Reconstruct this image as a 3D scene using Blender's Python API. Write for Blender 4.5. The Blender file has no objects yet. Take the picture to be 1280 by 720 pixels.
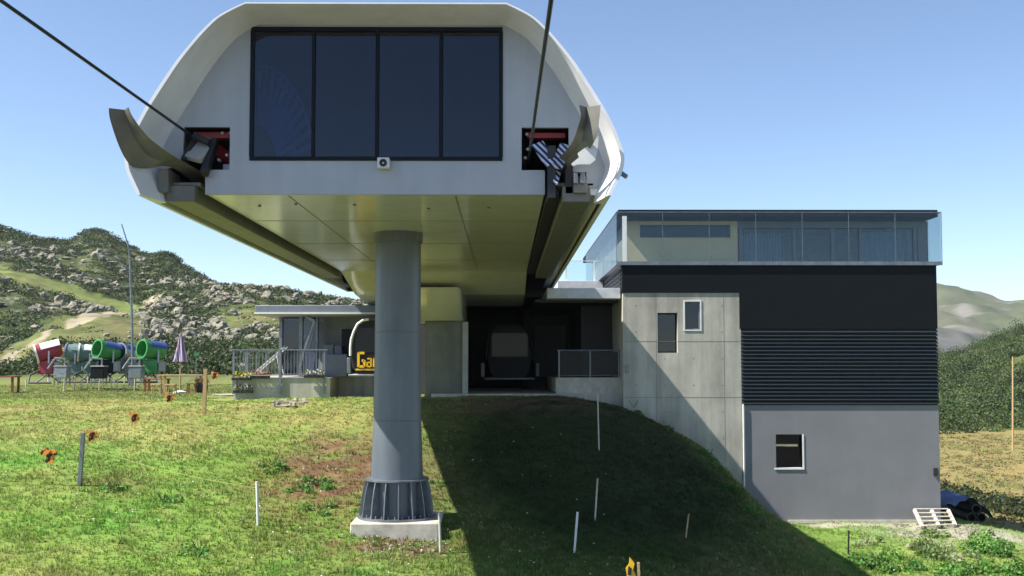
import bpy, math, random
from mathutils import Vector, Matrix, noise
random.seed(7)
R = math.radians
sc = bpy.context.scene
COL = sc.collection

# ------------------------------------------------------------------ camera, sky, sun, exposure
F = 1300.0; PITCH = R(3.1); YAW = R(0.353); SH = 26.0
cam_d = bpy.data.cameras.new('camera'); cam = bpy.data.objects.new('camera', cam_d); COL.objects.link(cam)
cam_d.sensor_width = 36; cam_d.lens = F/1280*36; cam_d.shift_y = SH/1280
cam_d.clip_start = .1; cam_d.clip_end = 12000
cam.rotation_euler = (R(90)+PITCH, 0, -YAW)
sc.camera = cam
world = bpy.data.worlds.new('World'); sc.world = world; world.use_nodes = True
wn = world.node_tree.nodes; wl = world.node_tree.links
bg = wn['Background']; sky = wn.new('ShaderNodeTexSky')
SUN_DIR = Vector((1.0, 0.27, -1.25)).normalized()
el = math.asin(-SUN_DIR.z); az = math.atan2(-SUN_DIR.x, -SUN_DIR.y)
sky.sky_type = 'NISHITA'; sky.sun_disc = False; sky.sun_elevation = el; sky.sun_rotation = az
sky.altitude = 1900; sky.air_density = 1.0; sky.dust_density = 0.05; sky.ozone_density = 2.2
wl.new(sky.outputs[0], bg.inputs[0]); bg.inputs[1].default_value = 0.092
sl = bpy.data.lights.new('sun', 'SUN'); sl.energy = 5.0; sl.angle = R(.5); sl.color = (1, .95, .86)
so = bpy.data.objects.new('sun', sl); COL.objects.link(so); so.location = (-30, 0, 60)
so.rotation_euler = SUN_DIR.to_track_quat('-Z', 'Y').to_euler()
vs = sc.view_settings; vs.view_transform = 'Standard'; vs.look = 'None'; vs.gamma = 1; vs.use_curve_mapping = False
vs.exposure = 1.1

# world point seen at photo pixel (px,py) at distance Y in front of the camera
def W(px, py, Y):
    u = (px-640)/F; v = -(py-360-SH)/F
    f = Vector((math.sin(YAW)*math.cos(PITCH), math.cos(YAW)*math.cos(PITCH), math.sin(PITCH)))
    r = Vector((math.cos(YAW), -math.sin(YAW), 0)); up = r.cross(f)
    d = f + r*u + up*v
    return d*(Y/d.y)

# ------------------------------------------------------------------ materials
def S(h):
    return tuple((c/255/12.92 if c/255 <= .04045 else ((c/255+.055)/1.055)**2.4) for c in h)
MATS = {}
def mat(name, c1, c2=None, rough=.6, metal=0, scale=4, bump=0, bscale=40, spec=.5, stretch=None, attr=None, detail=6, mottle=.35, trans=0, streak=0):
    if name in MATS: return MATS[name]
    m = bpy.data.materials.new(name); m.use_nodes = True; MATS[name] = m
    n = m.node_tree.nodes; l = m.node_tree.links; b = n['Principled BSDF']
    b.inputs['Roughness'].default_value = rough; b.inputs['Metallic'].default_value = metal
    b.inputs['Specular IOR Level'].default_value = spec
    tc = n.new('ShaderNodeTexCoord'); mp = n.new('ShaderNodeMapping')
    l.new(tc.outputs['Object'], mp.inputs[0])
    if stretch: mp.inputs['Scale'].default_value = stretch
    nz = n.new('ShaderNodeTexNoise'); nz.inputs['Scale'].default_value = scale; nz.inputs['Detail'].default_value = detail
    nz.inputs['Roughness'].default_value = .65
    l.new(mp.outputs[0], nz.inputs['Vector'])
    cr = n.new('ShaderNodeValToRGB'); l.new(nz.outputs[0], cr.inputs[0])
    cr.color_ramp.elements[0].position = .35; cr.color_ramp.elements[1].position = .65
    c2 = c2 or tuple(c*.8 for c in c1)
    cr.color_ramp.elements[0].color = (*c2, 1); cr.color_ramp.elements[1].color = (*c1, 1)
    out = cr.outputs[0]
    if attr:
        a = n.new('ShaderNodeAttribute'); a.attribute_name = attr
        g = n.new('ShaderNodeMapRange'); l.new(nz.outputs[0], g.inputs[0])
        g.inputs[1].default_value = .3; g.inputs[2].default_value = .7
        g.inputs[3].default_value = 1-mottle; g.inputs[4].default_value = 1+mottle
        mx = n.new('ShaderNodeVectorMath'); mx.operation = 'SCALE'
        l.new(a.outputs['Color'], mx.inputs[0]); l.new(g.outputs[0], mx.inputs['Scale'])
        out = mx.outputs[0]
    if streak:
        m2 = n.new('ShaderNodeMapping'); m2.inputs['Scale'].default_value = (2.2, 2.2, .14); l.new(tc.outputs['Object'], m2.inputs[0])
        n3 = n.new('ShaderNodeTexNoise'); n3.inputs['Scale'].default_value = 1.6; n3.inputs['Detail'].default_value = 8; l.new(m2.outputs[0], n3.inputs['Vector'])
        n4 = n.new('ShaderNodeTexNoise'); n4.inputs['Scale'].default_value = .45; n4.inputs['Detail'].default_value = 5; l.new(tc.outputs['Object'], n4.inputs['Vector'])
        ad = n.new('ShaderNodeMath'); ad.operation = 'ADD'; l.new(n3.outputs[0], ad.inputs[0]); l.new(n4.outputs[0], ad.inputs[1])
        g2 = n.new('ShaderNodeMapRange'); l.new(ad.outputs[0], g2.inputs[0]); g2.inputs[1].default_value = .7; g2.inputs[2].default_value = 1.3
        g2.inputs[3].default_value = 1-streak; g2.inputs[4].default_value = 1+streak*.5
        v2 = n.new('ShaderNodeVectorMath'); v2.operation = 'SCALE'; l.new(out, v2.inputs[0]); l.new(g2.outputs[0], v2.inputs['Scale']); out = v2.outputs[0]
    l.new(out, b.inputs['Base Color'])
    if bump:
        n2 = n.new('ShaderNodeTexNoise'); n2.inputs['Scale'].default_value = bscale; n2.inputs['Detail'].default_value = 4
        l.new(mp.outputs[0], n2.inputs['Vector'])
        bp = n.new('ShaderNodeBump'); bp.inputs['Strength'].default_value = bump; bp.inputs['Distance'].default_value = .02
        l.new(n2.outputs[0], bp.inputs['Height']); l.new(bp.outputs[0], b.inputs['Normal'])
    return m

def stripes(name, ca, cb, scale, ang, rough=.5):
    m = mat(name, ca, rough=rough); n = m.node_tree.nodes; l = m.node_tree.links
    tc = n.new('ShaderNodeTexCoord'); mp = n.new('ShaderNodeMapping'); mp.inputs['Rotation'].default_value = (0, R(ang), 0)
    wv = n.new('ShaderNodeTexWave'); wv.wave_type = 'BANDS'; wv.bands_direction = 'X'; wv.inputs['Scale'].default_value = scale
    cr = n.new('ShaderNodeValToRGB'); cr.color_ramp.interpolation = 'CONSTANT'
    cr.color_ramp.elements[0].color = (*ca, 1); cr.color_ramp.elements[1].color = (*cb, 1); cr.color_ramp.elements[1].position = .5
    l.new(tc.outputs['Object'], mp.inputs[0]); l.new(mp.outputs[0], wv.inputs[0]); l.new(wv.outputs[0], cr.inputs[0])
    l.new(cr.outputs[0], n['Principled BSDF'].inputs['Base Color']); return m

def glass(name, tint, refl_rough=.02, dens=.6):
    """thin pane: tinted transparency with a fresnel reflection"""
    m = bpy.data.materials.new(name); m.use_nodes = True; n = m.node_tree.nodes; l = m.node_tree.links
    n.remove(n['Principled BSDF']); o = n['Material Output']
    t = n.new('ShaderNodeBsdfTransparent'); t.inputs[0].default_value = (*tint, 1)
    g = n.new('ShaderNodeBsdfGlossy'); g.inputs['Roughness'].default_value = refl_rough
    nz = n.new('ShaderNodeTexNoise'); nz.inputs['Scale'].default_value = .8
    bp = n.new('ShaderNodeBump'); bp.inputs['Strength'].default_value = .03; l.new(nz.outputs[0], bp.inputs['Height']); l.new(bp.outputs[0], g.inputs['Normal'])
    lw = n.new('ShaderNodeLayerWeight'); lw.inputs[0].default_value = .25
    ma = n.new('ShaderNodeMath'); ma.operation = 'MULTIPLY_ADD'; ma.inputs[1].default_value = .45; ma.inputs[2].default_value = dens; ma.use_clamp = True
    l.new(lw.outputs['Fresnel'], ma.inputs[0])
    mx = n.new('ShaderNodeMixShader'); l.new(ma.outputs[0], mx.inputs[0]); l.new(t.outputs[0], mx.inputs[1]); l.new(g.outputs[0], mx.inputs[2])
    l.new(mx.outputs[0], o.inputs[0]); MATS[name] = m; return m

M = dict(
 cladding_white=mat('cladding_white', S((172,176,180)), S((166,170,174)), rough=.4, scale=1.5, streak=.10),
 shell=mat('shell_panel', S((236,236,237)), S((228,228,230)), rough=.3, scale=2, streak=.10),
 belly=mat('belly_sheet', S((216,214,202)), S((206,204,192)), rough=.14, metal=.1, scale=1.2, spec=.8, bump=.02, bscale=2),
 beam=mat('track_beam_metal', S((116,115,108)), S((100,99,92)), rough=.45, metal=.1, scale=3),
 galv=mat('galvanised_steel', S((135,140,146)), S((110,115,122)), rough=.42, metal=.55, scale=5),
 column=mat('column_paint', S((106,112,122)), S((96,103,113)), rough=.38, metal=.1, scale=2.5, stretch=(1,1,.25), streak=.14),
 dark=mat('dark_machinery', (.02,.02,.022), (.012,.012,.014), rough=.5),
 steel=mat('cable_steel', (.05,.05,.055), (.03,.03,.035), rough=.4, metal=.6, stretch=(1,1,1), scale=60),
 red=mat('red_paint', (.42,.03,.04), (.33,.025,.03), rough=.4),
 frame=mat('window_frame_dark', (.006,.008,.012), rough=.4, spec=.15),
 concrete=mat('concrete', S((184,180,168)), S((160,157,147)), rough=.85, scale=1.1, streak=.28, bump=.3, bscale=25, stretch=(1,1,.5)),
 concrete2=mat('concrete_plinth', S((196,190,178)), S((165,158,146)), rough=.85, scale=3, bump=.4),
 pier=mat('pier_concrete', S((118,119,110)), S((100,101,94)), rough=.85, scale=1.1, streak=.25),
 render=mat('grey_render', S((124,124,130)), S((119,119,124)), rough=.9, scale=.9, streak=.05, bump=.2, bscale=60),
 anth=mat('anthracite_sheet', S((14,20,25)), S((11,16,20)), rough=.6, metal=0, scale=1.5, spec=.2),
 louvre=mat('louvre_sheet', S((36,43,50)), S((31,38,44)), rough=.55, spec=.25),
 grey=mat('grey_metal_roof', S((118,124,138)), S((108,114,128)), rough=.5, scale=2),
 white=mat('white_paint', S((225,225,222)), S((212,212,208)), rough=.4),
 offwhite=mat('pale_render', S((160,160,158)), S((146,146,144)), rough=.8),
 plaster=mat('ochre_plaster', S((226,206,168)), S((216,196,158)), rough=.85, scale=1),
 wood=mat('weathered_wood', S((190,165,120)), S((150,125,85)), rough=.8, scale=3, stretch=(6,1,6)),
 bwood=mat('brown_wood', S((130,70,45)), S((105,55,35)), rough=.7, scale=3),
 pallet=mat('bleached_wood', S((205,198,185)), S((172,164,150)), rough=.85, scale=6),
 green=mat('green_paint', S((62,146,78)), S((48,120,62)), rough=.5, scale=3, streak=.2),
 blue=mat('blue_paint', S((70,90,150)), S((60,78,135)), rough=.35),
 crimson=mat('crimson_paint', S((160,48,66)), S((135,38,54)), rough=.5, scale=3, streak=.2),
 teal=mat('teal_cover', S((105,130,128)), S((80,104,104)), rough=.7, scale=2),
 silver=mat('silver_metal', S((165,168,175)), S((120,124,135)), rough=.35, metal=.5, scale=8),
 yellow=mat('yellow_paint', (.85,.5,.02), (.8,.45,.02), rough=.5),
 cabin=mat('cabin_dark', (.014,.015,.018), (.011,.012,.014), rough=.45, spec=.25),
 grass=mat('meadow_ground', (.1,.1,.1), attr='col', rough=.95, scale=1.4, mottle=.28, bump=.8, bscale=9, detail=12, spec=.1),
 blades=mat('grass_blade', (.1,.1,.1), attr='col', rough=.6, scale=.5, mottle=.18, spec=.2),
 hill=mat('hillside_ground', (.1,.1,.1), attr='col', rough=.95, scale=.12, mottle=.45, bump=.9, bscale=.6, detail=14, spec=.1),
 mount=mat('mountain_rock', (.1,.1,.1), attr='col', rough=.95, scale=.012, mottle=.3, bump=.8, bscale=.05, detail=14, spec=.1),
 leaf=mat('leaf_green', (.1,.1,.1), attr='col', rough=.55, scale=.5, mottle=.2, spec=.3),
 rock=mat('boulder_granite', S((146,140,124)), S((82,80,68)), rough=.9, scale=.9, bump=1.0, bscale=3),
 gravel=mat('gravel_strip', S((176,166,150)), S((135,126,112)), rough=.95, scale=9, bump=1, bscale=30),
 tarp=mat('blue_tarpaulin', S((70,100,160)), S((55,80,130)), rough=.5, scale=3),
 rope=mat('yellow_rope', S((185,175,105)), rough=.8),
)
M['pane'] = glass('dark_pane', (.32,.40,.58), .03, .04)
M['rail_glass'] = glass('railing_glass', (.90,.945,.95), .03, .02)
M['clear_pane'] = glass('clear_pane', (.72,.8,.86), .03, .04)
M['cabin_glass'] = mat('cabin_glass', (.006,.007,.009), rough=.12, spec=.2)
for k_, w_ in (('blades', .45), ('leaf', .35)):
    n_ = M[k_].node_tree.nodes; l_ = M[k_].node_tree.links; pb_ = n_['Principled BSDF']; tr_ = n_.new('ShaderNodeBsdfTranslucent'); ms_ = n_.new('ShaderNodeMixShader')
    l_.new(pb_.inputs['Base Color'].links[0].from_socket, tr_.inputs[0]); ms_.inputs[0].default_value = w_
    l_.new(pb_.outputs[0], ms_.inputs[1]); l_.new(tr_.outputs[0], ms_.inputs[2]); l_.new(ms_.outputs[0], n_['Material Output'].inputs[0])
M['hazard'] = stripes('hazard_stripes', (.01,.015,.06), (.55,.6,.75), 3.2, 40)
M['pennant'] = mat('pennant_cloth', (.75,.27,.03), (.02,.01,.006), rough=.6, scale=7, detail=1)
_e = [x for x in M['pennant'].node_tree.nodes if x.type == 'VALTORGB'][0].color_ramp.elements; _e[0].position = .47; _e[1].position = .5
M['parasol'] = stripes('parasol_cloth', S((95,95,145)), S((175,150,160)), 2.2, 10)

# ------------------------------------------------------------------ mesh builder
class MB:
    def __init__(s): s.v = []; s.f = []; s.c = []; s.col = None; s.cols = []; s.g = []
    def add(s, vs, fs):
        o = len(s.v); s.g.append((o, o+len(vs), len(s.f), len(s.f)+len(fs))); s.v += [Vector(p) for p in vs]; s.f += [tuple(i+o for i in f) for f in fs]
        if s.col is not None: s.cols += [s.col]*len(vs)
        return s
    def box(s, x0, x1, y0, y1, z0, z1):
        if x0 > x1: x0, x1 = x1, x0
        if y0 > y1: y0, y1 = y1, y0
        if z0 > z1: z0, z1 = z1, z0
        v = [(x, y, z) for z in (z0, z1) for y in (y0, y1) for x in (x0, x1)]
        return s.add(v, [(0,2,3,1),(4,5,7,6),(0,1,5,4),(2,6,7,3),(0,4,6,2),(1,3,7,5)])
    def bar(s, a, b, w, h, up=(0,0,1)):
        a = Vector(a); b = Vector(b); d = (b-a).normalized(); u = Vector(up)
        if abs(d.dot(u)) > .98: u = Vector((0,1,0))
        r = d.cross(u).normalized(); u = r.cross(d)
        v = [p+r*i*w/2+u*j*h/2 for p in (a, b) for i, j in ((-1,-1),(1,-1),(1,1),(-1,1))]
        return s.add(v, [(3,2,1,0),(4,5,6,7),(0,1,5,4),(1,2,6,5),(2,3,7,6),(3,0,4,7)])
    def tube(s, pts, r, n=10, cap=True):
        pts = [Vector(p) for p in pts]; rs = r if isinstance(r, (list, tuple)) else [r]*len(pts)
        vs = []; fs = []; ref = None
        for i, p in enumerate(pts):
            d = ((pts[i+1] if i+1 < len(pts) else p)-(pts[i-1] if i else p)).normalized()
            if ref is None: ref = Vector((0,0,1)) if abs(d.z) < .9 else Vector((1,0,0))
            a = d.cross(ref).normalized(); b = a.cross(d); ref = b
            for k in range(n):
                t = 2*math.pi*k/n; vs.append(p+(a*math.cos(t)+b*math.sin(t))*rs[i])
        for i in range(len(pts)-1):
            for k in range(n): fs.append((i*n+k, i*n+(k+1) % n, (i+1)*n+(k+1) % n, (i+1)*n+k))
        if cap: fs += [tuple(range(n-1,-1,-1)), tuple(range((len(pts)-1)*n, len(pts)*n))]
        return s.add(vs, fs)
    def lathe(s, c, axis, prof, n=24):       # prof: (distance along the axis, radius)
        c = Vector(c); ax = Vector(axis).normalized(); ref = Vector((0,0,1)) if abs(ax.z) < .9 else Vector((1,0,0))
        a = ax.cross(ref).normalized(); b = a.cross(ax); vs = []; fs = []
        for h, r in prof:
            for k in range(n):
                t = 2*math.pi*k/n; vs.append(c+ax*h+(a*math.cos(t)+b*math.sin(t))*r)
        for i in range(len(prof)-1):
            for k in range(n): fs.append((i*n+k, i*n+(k+1) % n, (i+1)*n+(k+1) % n, (i+1)*n+k))
        return s.add(vs, fs)
    def loft(s, A, B, th=(0,0,.06)):         # thick sheet between two polylines
        t = Vector(th); n = len(A); A = [Vector(p) for p in A]; B = [Vector(p) for p in B]
        vs = A+B+[p+t for p in A]+[p+t for p in B]; fs = []
        for i in range(n-1):
            fs += [(i,i+1,n+i+1,n+i),(2*n+i,3*n+i,3*n+i+1,2*n+i+1),(i,2*n+i,2*n+i+1,i+1),(n+i,n+i+1,3*n+i+1,3*n+i)]
        fs += [(0,n,3*n,2*n),(n-1,3*n-1,4*n-1,2*n-1)]
        return s.add(vs, fs)
    def prism(s, poly, y0, y1):              # polygon in XZ, extruded along Y
        n = len(poly); v = [(x, y0, z) for x, z in poly]+[(x, y1, z) for x, z in poly]
        return s.add(v, [tuple(range(n)), tuple(range(2*n-1, n-1, -1))]+[(i, i+n, (i+1) % n+n, (i+1) % n) for i in range(n)])
    def plate(s, outer, holes, y0, y1):      # XZ plate with holes
        cu = bpy.data.curves.new('t', 'CURVE'); cu.dimensions = '2D'; cu.fill_mode = 'BOTH'; cu.extrude = abs(y1-y0)/2
        for poly in [outer]+holes:
            sp = cu.splines.new('POLY'); sp.points.add(len(poly)-1); sp.use_cyclic_u = True
            for i, (x, z) in enumerate(poly): sp.points[i].co = (x, z, 0, 1)
        o = bpy.data.objects.new('t', cu); COL.objects.link(o); dg = bpy.context.evaluated_depsgraph_get()
        me = o.evaluated_get(dg).to_mesh(); ym = (y0+y1)/2
        s.add([(v.co.x, ym-v.co.z, v.co.y) for v in me.vertices], [tuple(p.vertices) for p in me.polygons])
        o.evaluated_get(dg).to_mesh_clear(); bpy.data.objects.remove(o); bpy.data.curves.remove(cu); return s

ORG = {}
def build(name, mb, m, parent=None, bevel=0, smooth=30, origin=None, recalc=True):
    if parent is not None: org = ORG[parent.name]
    elif origin is not None: org = Vector(origin)
    else:
        xs = [v.x for v in mb.v]; ys = [v.y for v in mb.v]; zs = [v.z for v in mb.v]
        org = Vector(((min(xs)+max(xs))/2, (min(ys)+max(ys))/2, min(zs)))
    me = bpy.data.meshes.new(name); me.from_pydata([v-org for v in mb.v], [], mb.f)
    if mb.cols:
        a = me.color_attributes.new('col', 'FLOAT_COLOR', 'POINT')
        a.data.foreach_set('color', [x for c in mb.cols for x in (c[0], c[1], c[2], 1)])
    me.materials.append(m)
    if recalc and len(mb.f) < 20000:
        import bmesh
        b = bmesh.new(); b.from_mesh(me); bmesh.ops.recalc_face_normals(b, faces=b.faces); b.to_mesh(me); b.free()
    if smooth:
        me.polygons.foreach_set('use_smooth', [True]*len(me.polygons))
        me.set_sharp_from_angle(angle=R(smooth))
    o = bpy.data.objects.new(name, me); COL.objects.link(o)
    if parent is not None: o.parent = parent
    else: o.location = org
    ORG[o.name] = org
    if bevel:
        bv = o.modifiers.new('bevel', 'BEVEL'); bv.width = bevel; bv.segments = 2; bv.limit_method = 'ANGLE'
    return o
def builds(name, mb, *a, **k):
    out = []
    for v0, v1, f0, f1 in mb.g:
        q = MB(); q.v = mb.v[v0:v1]; q.f = [tuple(i-v0 for i in f) for f in mb.f[f0:f1]]; out.append(build(name, q, *a, **k))
    return out
def tag(o, label=None, cat=None, group=None, kind=None):
    if label: o['label'] = label
    if cat: o['category'] = cat
    if group: o['group'] = group
    if kind: o['kind'] = kind
    return o
def thing(name, loc, label, cat, group=None):
    o = bpy.data.objects.new(name, None); COL.objects.link(o); o.location = loc; o.empty_display_size = .2
    ORG[o.name] = Vector(loc); return tag(o, label, cat, group)
def copy_tree(o, loc, label=None):
    c = o.copy(); COL.objects.link(c); c.location = loc
    if label: c['label'] = label
    for ch in list(o.children):
        d = ch.copy(); COL.objects.link(d); d.parent = c
        for g in list(ch.children):
            e = g.copy(); COL.objects.link(e); e.parent = d
    return c

# ------------------------------------------------------------------ terrain
XS = [-60,-30,-14,-8,-4,0,3,5,7,9,10,13,17,25,60]
YS = [8,18,22,26,32,39,45,60,80,140]
ZT = [
 [-7,-7,-7,-7.2,-7.4,-7.6,-8,-8.2,-8.5,-8.8,-9,-9,-9,-9.5,-10],
 [-4.9,-4.9,-5,-5.2,-5.4,-5.6,-6,-6.4,-6.8,-7.1,-7.2,-7.2,-7.3,-7.8,-9],
 [-4.0,-4.1,-4.3,-4.5,-4.6,-4.8,-5.2,-5.6,-6,-6.4,-6.6,-6.7,-6.9,-7.4,-8.7],
 [-3.2,-3.2,-3.4,-3.7,-3.95,-4.15,-4.4,-4.8,-5.4,-5.9,-6.2,-6.4,-6.7,-7.2,-8.6],
 [-2.3,-2.3,-2.4,-2.6,-2.7,-2.6,-2.7,-3.2,-4.1,-5.3,-6.0,-6.2,-6.4,-7.2,-8.6],
 [-1.6,-1.6,-1.6,-1.5,-1.3,-1.25,-1.3,-1.9,-2.9,-4.9,-5.75,-5.98,-6.05,-7.1,-8.6],
 [-1.5,-1.5,-1.45,-1.4,-1.35,-1.3,-1.4,-2,-3,-5,-5.9,-6.05,-6.3,-7.6,-9],
 [-1.6,-1.5,-1.5,-1.6,-1.8,-2,-2,-3,-4,-5.5,-6,-6.5,-8,-8.7,-9.5],
 [-1.5,-1.4,-1.4,-1.6,-2,-2.5,-3,-4,-5,-6,-7,-8,-9.4,-9.8,-10.5],
 [-8,-8,-8,-8,-8,-8,-9,-10,-10,-10,-10,-10,-10,-10,-10]]
def cub(p0, p1, p2, p3, h0, h1, h2, t):
    m1 = 0.5*((p1-p0)/h0+(p2-p1)/h1)*h1; m2 = 0.5*((p2-p1)/h1+(p3-p2)/h2)*h1
    if (p2-p1)*(p1-p0) <= 0: m1 = 0
    if (p2-p1)*(p3-p2) <= 0: m2 = 0
    t2 = t*t; t3 = t2*t
    return (2*t3-3*t2+1)*p1+(t3-2*t2+t)*m1+(-2*t3+3*t2)*p2+(t3-t2)*m2
def interp(xs, fs, x):
    x = min(max(x, xs[0]), xs[-1]); i = 0
    while i < len(xs)-2 and x > xs[i+1]: i += 1
    h = xs[i+1]-xs[i]; a = max(i-1, 0); d = min(i+2, len(xs)-1)
    return cub(fs[a], fs[i], fs[i+1], fs[d], (xs[i]-xs[a]) or h, h, (xs[d]-xs[i+1]) or h, (x-xs[i])/h)
def ground_z(x, y):
    z = interp(YS, [interp(XS, row, x) for row in ZT], y)
    if y < 140:
        z += .10*noise.noise(Vector((x*.5, y*.5, 3)))+.05*noise.noise(Vector((x*1.7, y*1.7, 8)))
    return z
def nz(x, y, s, o=0): return noise.fractal(Vector((x*s, y*s, o)), .6, 2.0, 4)
def mixc(a, b, t):
    t = min(max(t, 0), 1); return tuple(a[i]*(1-t)+b[i]*t for i in range(3))
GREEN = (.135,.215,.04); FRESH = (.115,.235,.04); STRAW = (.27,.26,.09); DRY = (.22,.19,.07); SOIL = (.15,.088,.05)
MOUND_SHADE = (.026,.038,.015); LOW_BOUNCE = (.075,.07,.05)
def blob(x, y, cx, cy, rx, ry): return math.exp(-(((x-cx)/rx)**2+((y-cy)/ry)**2))
def meadow(x, y):
    n1 = nz(x, y, .22, 1); n2 = nz(x, y, .9, 5); n3 = nz(x, y, 2.6, 9)
    c = mixc(GREEN, STRAW, .42+n1*.8+n2*.35+.5*nz(x, y, .1, 77))
    c = mixc(c, DRY, max(0, n3*.9))
    band = blob(x, y, -14, 30.5, 5, 2.2)+blob(x, y, -9, 26, 2.5, 3)+.8*blob(x, y, -3.5, 23, 3.4, 1.8)+.8*blob(x, y, -16, 25, 3, 3)
    c = mixc(c, FRESH, band*(.7+n2))
    dryb = blob(x, y, -15, 37, 12, 2.6)*.6
    c = mixc(c, DRY, dryb*(.8+n2))
    soil = 1.9*blob(x, y, -4.7, 30.3, 1.9, 2.9)+1.0*blob(x, y, -2.6, 24.6, 1.7, .9)+.5*blob(x, y, -10.5, 28, 1.2, 1.2)
    c = mixc(c, SOIL, soil*(.75+n2+n3))
    c = mixc(c, (.16,.17,.06), 0); c = mixc(c, MOUND_SHADE, .95*min(1, 1.6*blob(x, y, 2.9, 32.5, 5.2, 8.5)))  # shade of the mound under the station painted into the ground colour
    c = mixc(c, (.11,.078,.055), 1.2*blob(x, y, .3, 37.6, 3.4, 1.6)*(.8+n2+n3))
    if x > 9.5 and y < 42:
        c = mixc(c, FRESH, .45); c = mixc(c, (.36,.33,.27), 1.3*blob(x, y, 16.5, 38, 2.5, 1.6)*(.9+n2)+blob(x, y, 12, 39.4, 3, .35))
    if x > 17 and y > 48:
        c = mixc((.24,.19,.075), (.15,.155,.05), .35+n1+n2*.4)
    if y > 45 and x < 0: c = mixc(c, (.16,.18,.06), .7)
    if y < 20: c = mixc(c, mixc(LOW_BOUNCE, (.12,.11,.09), .5+n1), (20-y)/4)  # unseen ground out of frame, dulled to cut green bounce on the station
    return c
def axis(segs):
    out = []
    for a, b, st in segs:
        v = a
        while v < b-1e-6: out.append(v); v += st
    return out+[segs[-1][1]]
gx = axis([(-3000,-600,400),(-600,-90,60),(-90,-30,3),(-30,-22,1),(-22,22,.3),(22,60,1.5),(60,150,6),(150,600,50),(600,3000,400)])
gy = axis([(-400,-20,60),(-20,16,3),(16,20,.6),(20,48,.3),(48,90,1.5),(90,170,6),(170,600,50),(600,4200,450)])
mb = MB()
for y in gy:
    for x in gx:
        mb.v.append(Vector((x, y, ground_z(x, y)))); mb.cols.append(meadow(x, y) if (-95 < x < 200 and y < 200) else (.08,.08,.05))  # outer ground kept dull to limit green bounce
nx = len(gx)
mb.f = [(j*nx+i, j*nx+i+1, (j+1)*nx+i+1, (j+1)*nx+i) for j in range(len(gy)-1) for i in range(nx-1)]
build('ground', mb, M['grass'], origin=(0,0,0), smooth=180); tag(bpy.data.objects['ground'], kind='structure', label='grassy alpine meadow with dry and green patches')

# left rocky hillside: photo rows of the slope at each bearing and distance
HP = [-700,-300,0,60,95,112,128,160,185,206,240,275,340,420,620,760]
HY = [70,100,130,170,200,260,330,430]
HT = {-700:(474,462,440,410,385,330,270,300), -300:(474,460,430,400,370,320,268,300),
 0:(474,457,425,376,343,316,283,300), 60:(474,444,410,384,361,328,303,318), 95:(474,442,408,389,371,333,301,314), 112:(474,440,406,391,375,334,290,310), 128:(474,440,407,392,379,337,291,312),
 160:(474,440,410,394,384,348,307,325), 185:(474,443,412,393,378,350,317,330), 206:(474,445,415,392,371,350,316,335), 240:(474,445,418,394,372,356,340,352),
 275:(474,442,415,392,366,361,362,380), 340:(474,441,414,390,371,366,373,390), 420:(474,445,420,400,384,377,381,395),
 620:(474,455,435,415,402,398,400,410), 760:(474,460,445,430,420,412,415,420)}
def hill_py(px, Y): return interp(HP, [interp(HY, HT[p], Y) for p in HP], px)
def hill_pt(px, Y):
    p = W(px, hill_py(px, Y), Y)
    if Y < 75: p.z -= (75-Y)*.35
    k = min(1, max(0, (Y-75)/60))
    p.z += k*(1.1*noise.noise(Vector((p.x*.06, p.y*.06, 0)))+.5*noise.noise(Vector((p.x*.25, p.y*.25, 4)))+.35*noise.noise(Vector((p.x*.7, p.y*.7, 7))))
    return p
def piste_row(px): return 340+px*.285
def hill_zone(px, py):
    """what grows on the slope there: piste, path, light grass, shrub heath"""
    if px < 172 and abs(py-piste_row(px)) < 8+max(0, (60-px))*.02: return 'piste'
    path = [(-80,500),(0,457),(40,432),(70,408),(110,398),(168,389),(200,372)]
    for (a, b), (c, d) in zip(path, path[1:]):
        if a <= px <= c and abs(py-(b+(d-b)*(px-a)/(c-a))) < 3.2: return 'path'
    if px < 180 and py > 395+max(0, (70-px))*.75: return 'light'
    if 270 < px < 360 and 386 < py < 410: return 'light'
    return 'heath'
mb = MB(); hx = [-700+i*5 for i in range(int(1460/5)+1)]; hy = axis([(66,130,1.6),(130,270,2.2),(270,430,4)])
for Y in hy:
    for px in hx:
        p = hill_pt(px, Y); py = hill_py(px, Y); z = hill_zone(px+6*nz(p.x, p.y, .08), py+3*nz(p.x, p.y, .15, 3)); n = nz(p.x, p.y, .05, 2); n2 = nz(p.x, p.y, .3, 6)
        if z == 'piste': c = mixc((.12,.16,.045), (.16,.17,.06), .5+n)
        elif z == 'path': c = (.25,.22,.15)
        elif z == 'light': c = mixc((.09,.11,.035), (.15,.135,.06), .4+n+n2)
        else: c = mixc(mixc((.035,.05,.018), (.085,.10,.035), .45+n+n2*.6), (.24,.23,.19), 1.4*n2-.3)
        if Y < 80: c = mixc((.16,.18,.06), c, (Y-70)/10)
        mb.v.append(p); mb.cols.append(c)
nx = len(hx); mb.f = [(j*nx+i, j*nx+i+1, (j+1)*nx+i+1, (j+1)*nx+i) for j in range(len(hy)-1) for i in range(nx-1)]
tag(build('hillside', mb, M['hill'], origin=(0,0,0), smooth=180), kind='structure', label='rocky green hillside with a ski piste and a path')

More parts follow.
